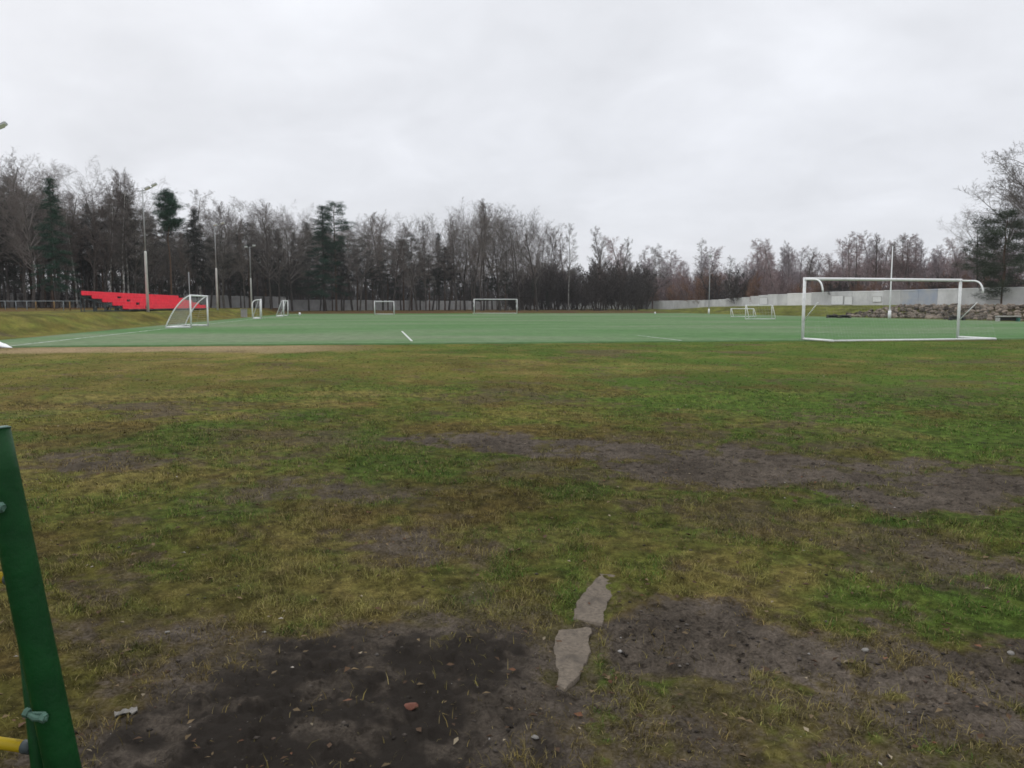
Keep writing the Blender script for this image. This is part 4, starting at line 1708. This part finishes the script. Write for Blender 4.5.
for s in range(2):
    spruce_proto("spruce_dark", 230 + s, 17, .2, "needle_dark", .19, .20)

FIRST = set()
TREES = []        # (root, key, px, height)


def put_tree(key, px, d, ytop, label=None, cat="tree", group=None, idx=None, fat=1.0, rz=None):
    """a tree whose top is surveyed at (px, ytop), standing d metres ahead"""
    lst = PROTO[key]
    k = rnd.randrange(len(lst)) if idx is None else idx
    proto, hp = lst[k]
    q = at(px, ytop, d)
    x, y = q.x, q.y
    zb = zat(x, y) - .05
    h = max(1.5, q.z - zb)
    if (key, k) in FIRST:
        o = copy_tree(proto)
    else:
        o = proto
        FIRST.add((key, k))
    s = h / hp
    o.location = (x, y, zb)
    o.scale = (s * fat, s * fat, s)
    o.rotation_euler = (0, 0, rnd.random() * 6.283 if rz is None else rz)
    tag(o, label, cat, group)
    TREES.append((o, key, px, h))
    return o


SKY = [(-60, 150), (0, 152), (20, 156), (45, 172), (65, 178), (90, 184), (105, 172), (118, 160), (130, 178), (160, 183), (190, 184), (210, 194), (225, 206), (240, 196), (262, 192), (280, 201),
       (300, 197), (320, 204), (335, 199), (355, 203), (372, 211), (400, 209), (420, 205), (440, 211), (460, 202), (480, 197), (500, 200), (520, 207), (542, 208), (552, 228),
       (570, 222), (585, 240), (600, 228), (610, 224), (625, 238), (635, 262), (650, 247), (665, 244), (680, 252), (692, 264), (706, 238), (720, 256), (735, 259), (750, 244),
       (775, 239), (800, 238), (815, 251), (830, 256), (848, 231), (865, 236), (876, 229), (890, 248), (903, 226), (920, 240), (945, 245), (958, 243), (975, 235), (1100, 235)]
SX, SYy = [a for a, _ in SKY], [b_ for _, b_ in SKY]


def sky_y(px):
    return float(np.interp(px, SX, SYy)) - float(np.interp(px, [0, 200, 350, 620, 700], [4, 3, 2, 2, 5]))


def seg_dist(x, y):
    best = 1e9
    for W in (RIGHT_WALL, BACK_WALL):
        for a, b_ in zip(W[:-1], W[1:]):
            a, b2 = Vector(a), Vector(b_)
            t = max(0, min(1, (Vector((x, y)) - a).dot(b2 - a) / (b2 - a).length_squared))
            best = min(best, (Vector((x, y)) - a.lerp(b2, t)).length)
    return best


def ok_spot(px, d):
    q = at(px, 305, d)
    u, v = to_uv(q.x, q.y)
    if seg_dist(q.x, q.y) < 1.2:
        return False
    if TURF[0] - 2 < u < TURF[1] + 2 and v < 111:
        return False
    if -48 < u < -38 and 30 < v < 76:
        return False
    return True


def clear_y(px, y):
    """the wood is lower round the lone round-headed pine"""
    return max(y, 232) if 140 < px < 190 else y


def spot(px, d0, d1):
    for _ in range(30):
        d = rnd.uniform(d0, d1)
        if ok_spot(px, d):
            return d
    return None


def depth_range(px):
    return (np.interp(px, [-60, 80, 200, 300, 480, 620], [92, 104, 118, 148, 158, 165]),
            np.interp(px, [-60, 80, 200, 300, 480, 620], [112, 128, 150, 185, 205, 225]))


# where a tree stands, in words that can be found in the picture
ZONES = [(-100, 40, "behind the low metal railing"), (40, 130, "behind the red bleachers"), (130, 205, "behind the first floodlight pole"),
         (205, 275, "behind the farther floodlight poles"), (275, 345, "beyond the farthest youth goal"), (345, 415, "behind the handball-size goal"),
         (415, 475, "between the two far goals"), (475, 520, "behind the far full-size goal"), (520, 575, "just past the far full-size goal"),
         (575, 640, "at the far corner of the pitch"), (640, 700, "behind the far end of the fence"), (700, 755, "behind the thin lamp mast"),
         (755, 815, "behind the white painted fence panel"), (815, 885, "behind the white fence boards"), (885, 965, "beyond the slim white mast"), (965, 1200, "behind the fence above the long bench")]
KIND_WORDS = {"broadleaf": ("bare grey broad-crowned tree", "tree"), "slender": ("bare brownish slender tree", "tree"), "birch": ("bare white-trunked birch", "birch"), "mauve": ("bare mauve-grey tree", "tree"),
              "plum": ("bare drooping plum-brown tree", "tree"), "rust_shrub": ("rusty brown bare shrub", "shrub"), "dark_shrub": ("dark tangled bare shrub", "shrub"), "plum_shrub": ("purplish bare shrub", "shrub"),
              "boughs": ("bare spreading tree", "tree"), "pine_round": ("round-crowned pine", "pine"), "pine_green": ("green-crowned pine", "pine"), "pine_dark": ("dark dull-crowned pine", "pine"), "evergreen": ("dark evergreen", "conifer"), "spruce_green": ("green spruce", "spruce"), "spruce_dark": ("dark pointed spruce", "spruce")}

# --- landmarks of the skyline
put_tree("spruce_green", 49, 93, 177, "broad dark green conifer standing out among bare trees above the railing", "conifer", idx=0, fat=1.0)
put_tree("pine_round", 167, 99, 187, "pine with a rounded green crown beside the top of the floodlight pole", "pine", idx=0, fat=.9)
put_tree("spruce_green", 322, 150, 205, "large deep green spruce rising beyond the farthest youth goal", "spruce", fat=1.25)
put_tree("pine_green", 334, 153, 200, "tall green pine with a spiky top next to the large deep green spruce", "pine", idx=1, fat=.95)
put_tree("evergreen", 1008, 114, 206, "large spreading dark evergreen beside the big bare tree above the fence", "conifer", idx=0)
put_tree("evergreen", 1050, 124, 190, "second dark evergreen at the picture's edge behind the stone bank", "conifer", idx=0, fat=1.0, rz=2.0)
put_tree("boughs", 1044, 112, 112, "very tall spreading bare tree towering over the evergreens", "tree", idx=0, fat=1.15, rz=0.9)
put_tree("boughs", 1012, 126, 168, "tall bare tree with forking boughs rising behind the dark evergreen", "tree", idx=0, fat=.85, rz=4.0)
put_tree("broadleaf", 982, 126, 196, "smaller bare tree in front of the forking boughs above the fence", "tree", fat=1.3, idx=0)
for px, d, yt, lb in ((105, 112, 182, "leaning white-trunked birch, first of three above the red seats"), (117, 112, 166, "tallest white-trunked birch, middle of three above the red seats"), (124, 113, 180, "white-trunked birch, third of three above the red seats, nearest the pole")):
    put_tree("birch", px, d, yt, lb, "birch", fat=.9)
put_tree("birch", 569, 176, 222, "lone slim pale birch rising above the brush past the far full-size goal", "birch")
put_tree("birch", 706, 222, 238, "tall fine-twigged birch standing above the fence at the thin lamp mast", "birch", fat=1.1)
for px, yt, w in ((472, 200, "first"), (481, 198, "second"), (500, 200, "third"), (520, 206, "fourth"), (538, 208, "fifth")):
    put_tree("broadleaf", px, rnd.uniform(155, 172), yt, "%s tall fan-topped bare tree in the open row about the far full-size goal" % w, "tree", fat=.85)
for px, yt, w in ((596, 236, "shorter"), (607, 225, "tallest"), (619, 236, "farther")):
    put_tree("slender", px, 178, yt, "%s upright bare tree of the clump at the far corner of the pitch" % w, "tree", fat=1.2)

# --- the wood at the left and back
px = -45.0
while px < 565:
    px += rnd.uniform(6.0, 10.0)
    d0, d1 = depth_range(px)
    d = spot(px, d0, d1)
    if d is None:
        continue
    key = rnd.choices(["broadleaf", "slender", "birch"], [.66, .24, .10 if px < 300 else .03])[0]
    put_tree(key, px, d, clear_y(px, sky_y(px) + abs(rnd.gauss(0, 15))), fat=rnd.uniform(.95, 1.45))
px = -45.0
while px < 600:
    px += rnd.uniform(7.0, 12.0)
    d0, d1 = depth_range(px)
    d = spot(px, d1 - 6, d1 + 25)
    if d is None:
        continue
    key = rnd.choices(["broadleaf", "slender"], [.5, .5])[0]
    put_tree(key, px, d, clear_y(px, sky_y(px) + 22 + abs(rnd.gauss(0, 20))), fat=rnd.uniform(.8, 1.1))
# dark conifers fill the wood
px = -50.0
while px < 560:
    px += rnd.uniform(5.5, 9.5) * (1 if px < 460 else 1.5)
    d0, d1 = depth_range(px)
    d = spot(px, d0 + 4, d1 + 8)
    if d is None:
        continue
    key = rnd.choices(["pine_dark", "spruce_dark"], [.65, .35])[0]
    put_tree(key, px, d, sky_y(px) + (rnd.uniform(24, 50) if px < 460 else rnd.uniform(65, 85)), fat=rnd.uniform(.85, 1.15))
# brush under the trees
px = -50.0
while px < 640:
    px += rnd.uniform(6, 10) * (1 if px < 500 else .6)
    d0, d1 = depth_range(px)
    d = spot(px, d1 - 10, d1 + 22) if px < 215 else (spot(px, d1 + 14, d1 + 40) if px < 500 else spot(px, d0 + 2, d1))
    if d is None:
        continue
    top = rnd.uniform(276, 292) if px < 520 else rnd.uniform(256, 285)
    put_tree("dark_shrub", px, d, top, cat="shrub", fat=rnd.uniform(.9, 1.4))

# --- the wood behind the right-hand fence
def wall_d(px):
    try:
        return wall_hit(px)[0].y
    except ValueError:
        return 230.0


px = 615.0
while px < 1010:
    px += rnd.uniform(4.2, 7.0)
    w = wall_d(max(px, 640))
    d = spot(px, w + 6, w + 45)
    if d is None:
        continue
    key = rnd.choices(["mauve", "plum", "slender", "birch"], [.5, .3, .08, .12])[0]
    put_tree(key, px, d, sky_y(px) + abs(rnd.gauss(0, 12)), fat=rnd.uniform(1.1, 1.7))
px = 615.0
while px < 1010:
    px += rnd.uniform(5, 9)
    w = wall_d(max(px, 640))
    d = spot(px, w + 20, w + 70)
    if d is None:
        continue
    key = rnd.choices(["mauve", "plum"], [.6, .4])[0]
    put_tree(key, px, d, sky_y(px) + 10 + abs(rnd.gauss(0, 10)), fat=rnd.uniform(1, 1.4))
px = 618.0
while px < 1030:
    px += rnd.uniform(5, 8.5)
    w = wall_d(max(px, 640))
    d = spot(px, w + 3, w + 14)
    if d is None:
        continue
    key = rnd.choices(["rust_shrub", "plum_shrub", "dark_shrub"], [.4, .45, .15] if px > 650 else [.1, .3, .6])[0]
    put_tree(key, px, d, rnd.uniform(266, 284), cat="shrub", fat=rnd.uniform(.9, 1.3))

# --- the depth of the wood: one mass of stems and brush behind the trees that can be told apart
def far_wood(name, label, m, path, depth, top_f, n, wid, seed):
    r = np.random.default_rng(seed)
    P0 = np.array(path)
    sl = np.linalg.norm(np.diff(P0, axis=0), axis=1)
    cs = np.concatenate([[0], np.cumsum(sl)])
    t = r.random(n) * cs[-1]
    i = np.clip(np.searchsorted(cs, t) - 1, 0, len(sl) - 1)
    f = (t - cs[i]) / sl[i]
    a = P0[i] + (P0[i + 1] - P0[i]) * f[:, None]
    dr = a / np.linalg.norm(a, axis=1)[:, None]
    p = a + dr * (r.random(n) * depth)[:, None]
    g = land(p[:, 0], p[:, 1])
    hh = top_f * (0.80 + 0.50 * (fbm(t * .16, t * 0 + 3.1, seed, 3) - .25)) 
    z = g + hh * r.random(n) ** .85
    ln = 0.7 + 1.5 * r.random(n)
    d = np.stack([r.normal(0, .45, n), r.normal(0, .45, n), np.abs(r.normal(.9, .4, n))], 1)
    d /= np.linalg.norm(d, axis=1)[:, None]
    sd = np.cross(d, r.normal(0, 1, (n, 3)))
    sd /= np.linalg.norm(sd, axis=1)[:, None] + 1e-6
    w = wid * (0.4 + 0.9 * r.random(n))
    c = np.stack([p[:, 0], p[:, 1], z], 1)
    V = np.stack([c - sd * w[:, None], c + sd * w[:, None], c + d * ln[:, None] + sd * w[:, None] * .3, c + d * ln[:, None] - sd * w[:, None] * .3], 1).reshape(-1, 3)
    V[:, 2] = np.maximum(V[:, 2], np.repeat(g, 4) - .2)
    o = np_mesh(name, V, np.arange(4 * n), np.full(n, 4), M[m])
    tag(o, label, "wood", kind="stuff")


def behind(px, d):
    q = at(px, 305, d)
    return (q.x, q.y)


far_wood("wood_thicket", "dense dark depth of the leafless wood behind the trees round the pitch", "twig_dark",
         [behind(-90, 128), behind(60, 138), behind(200, 162), behind(300, 218), behind(480, 236), behind(600, 246), behind(640, 250)], 26, 11.5, 60000, .075, 5)
far_wood("wood_thicket", "dense purplish depth of the leafless wood behind the fence", "twig_plum",
         [behind(622, 262), behind(700, 226), behind(790, 192), behind(880, 168), behind(960, 150), behind(1060, 136)], 26, 9.0, 42000, .055, 6)

# --- words for the trees that have none yet: the tallest of a kind in a place has a label of its own
bins = {}
for o, key, px, h in TREES:
    if "label" in o and o["label"] and o.get("mine") is None and o["label"] and o.name in ():
        pass
seen_lab = set()
for o, key, px, h in TREES:
    if o.get("label") and o["label"] not in seen_lab and not o.get("auto"):
        seen_lab.add(o["label"])
LANDMARK = {o.name for o, *_ in TREES[:22]}
for o, key, px, h in TREES:
    if o.name in LANDMARK:
        continue
    for a, b_, w in ZONES:
        if a <= px < b_:
            bins.setdefault((key, w), []).append((h, px, o))
            break
    else:
        bins.setdefault((key, ZONES[-1][2]), []).append((h, px, o))
for (key, w), lst in bins.items():
    kw, cat = KIND_WORDS[key]
    lst.sort(key=lambda t: -t[0])
    for i, (h, px, o) in enumerate(lst):
        o["category"] = cat
        if len(lst) == 1:
            o["label"] = "%s %s" % (kw, w)
        elif i == 0:
            o["label"] = "tallest %s %s" % (kw, w)
        else:
            o["label"] = "%s in the stand %s" % (kw, w) if cat != "shrub" else "%s in the brush %s" % (kw, w)
        o["group"] = "%ss %s" % (kw, w)
print("trees", len(TREES))
# prototypes never placed are removed
for key, lst in PROTO.items():
    for k, (o, hp) in enumerate(lst):
        if (key, k) not in FIRST:
            for c in list(o.children):
                bpy.data.objects.remove(c)
            bpy.data.objects.remove(o)

# ------------------------------------------------------------------ damp air
HAZE = 0.0002
if HAZE > 0:
    mb = MB()
    mb.box((0, 0, 17.5), (8600, 8600, 45))
    hz, nt, N, L, b = new_mat("damp_air")
    for n in list(N):
        if n.type == "BSDF_PRINCIPLED":
            N.remove(n)
    pv = N.new("ShaderNodeVolumePrincipled")
    pv.inputs["Color"].default_value = (0.86, 0.88, 0.92, 1)
    pv.inputs["Density"].default_value = HAZE
    pv.inputs["Anisotropy"].default_value = 0.1
    L.new(pv.outputs[0], N["Material Output"].inputs["Volume"])
    tag(mb.build("haze", hz), "thin damp air over the ground", "haze", kind="stuff")

# ------------------------------------------------------------------ sky and sun
SUN_EL, SUN_AZ = R(32), R(-35)
w = bpy.data.worlds.new("World")
scene.world = w
w.use_nodes = True
N, L = w.node_tree.nodes, w.node_tree.links
for n in list(N):
    N.remove(n)
out = N.new("ShaderNodeOutputWorld")
sky = N.new("ShaderNodeTexSky")
sky.sky_type = "NISHITA"
sky.sun_disc = False
sky.sun_elevation = SUN_EL
sky.sun_rotation = SUN_AZ
bg1 = N.new("ShaderNodeBackground")
bg1.inputs["Strength"].default_value = 0.08
L.new(sky.outputs["Color"], bg1.inputs["Color"])
tc = N.new("ShaderNodeTexCoord")
sx = N.new("ShaderNodeSeparateXYZ")
L.new(tc.outputs["Generated"], sx.inputs["Vector"])


def mth(op, a, b_=None, c=None):
    n = N.new("ShaderNodeMath")
    n.operation = op
    for i, val in enumerate((a, b_, c)):
        if val is None:
            continue
        if hasattr(val, "links"):
            L.new(val, n.inputs[i])
        else:
            n.inputs[i].default_value = val
    return n.outputs[0]


zc = mth("MAXIMUM", sx.outputs["Z"], 0.0)
den = mth("ADD", zc, 0.30)
cv = N.new("ShaderNodeCombineXYZ")
L.new(mth("DIVIDE", sx.outputs["X"], den), cv.inputs[0])
L.new(mth("DIVIDE", sx.outputs["Y"], den), cv.inputs[1])
cv.inputs[2].default_value = 4.4


def wnoise(scale, det, rough, dist=0.0):
    n = N.new("ShaderNodeTexNoise")
    n.inputs["Scale"].default_value = scale
    n.inputs["Detail"].default_value = det
    n.inputs["Roughness"].default_value = rough
    n.inputs["Distortion"].default_value = dist
    L.new(cv.outputs[0], n.inputs["Vector"])
    return n.outputs["Fac"]


n1 = wnoise(1.7, 5, 0.5, 0.4)
n2 = wnoise(4.6, 6, 0.55, 0.5)
gz = N.new("ShaderNodeValToRGB")
gz.color_ramp.interpolation = "EASE"
e = gz.color_ramp.elements
e[0].position, e[0].color = 0.0, (0.362, 0.368, 0.390, 1)
e[1].position, e[1].color = 1.0, (0.86, 0.86, 0.87, 1)
for pos, c in ((0.12, (0.398, 0.407, 0.432)), (0.34, (0.428, 0.437, 0.460)), (0.6, (0.64, 0.645, 0.66))):
    k = gz.color_ramp.elements.new(pos)
    k.color = (*c, 1)
L.new(zc, gz.inputs["Fac"])
cl = mth("ADD", mth("MULTIPLY_ADD", n1, 0.46, 0.80), mth("MULTIPLY_ADD", n2, 0.18, -0.09))
vm = N.new("ShaderNodeVectorMath")
vm.operation = "SCALE"
L.new(gz.outputs["Color"], vm.inputs[0])
L.new(cl, vm.inputs["Scale"])
bg2 = N.new("ShaderNodeBackground")
bg2.inputs["Strength"].default_value = 2.0
L.new(vm.outputs["Vector"], bg2.inputs["Color"])
mixs = N.new("ShaderNodeMixShader")
mixs.inputs[0].default_value = 0.95
L.new(bg1.outputs[0], mixs.inputs[1])
L.new(bg2.outputs[0], mixs.inputs[2])
L.new(mixs.outputs[0], out.inputs["Surface"])

sd = bpy.data.lights.new("sun", "SUN")
sd.energy = 0.5
sd.angle = R(25)
sd.color = (1.0, 0.97, 0.93)
so = bpy.data.objects.new("sun", sd)
COL.objects.link(so)
so.rotation_euler = (math.pi / 2 - SUN_EL, 0, math.pi - SUN_AZ)

# ------------------------------------------------------------------ render settings
scene.render.engine = "CYCLES"
scene.cycles.max_bounces = 5
scene.cycles.diffuse_bounces = 3
scene.cycles.volume_bounces = 0
scene.cycles.use_denoising = True
scene.cycles.filter_width = 1.7
vsn = scene.view_settings
vsn.view_transform = "Standard"
vsn.look = "None"
vsn.exposure = 0.0
vsn.gamma = 1.0
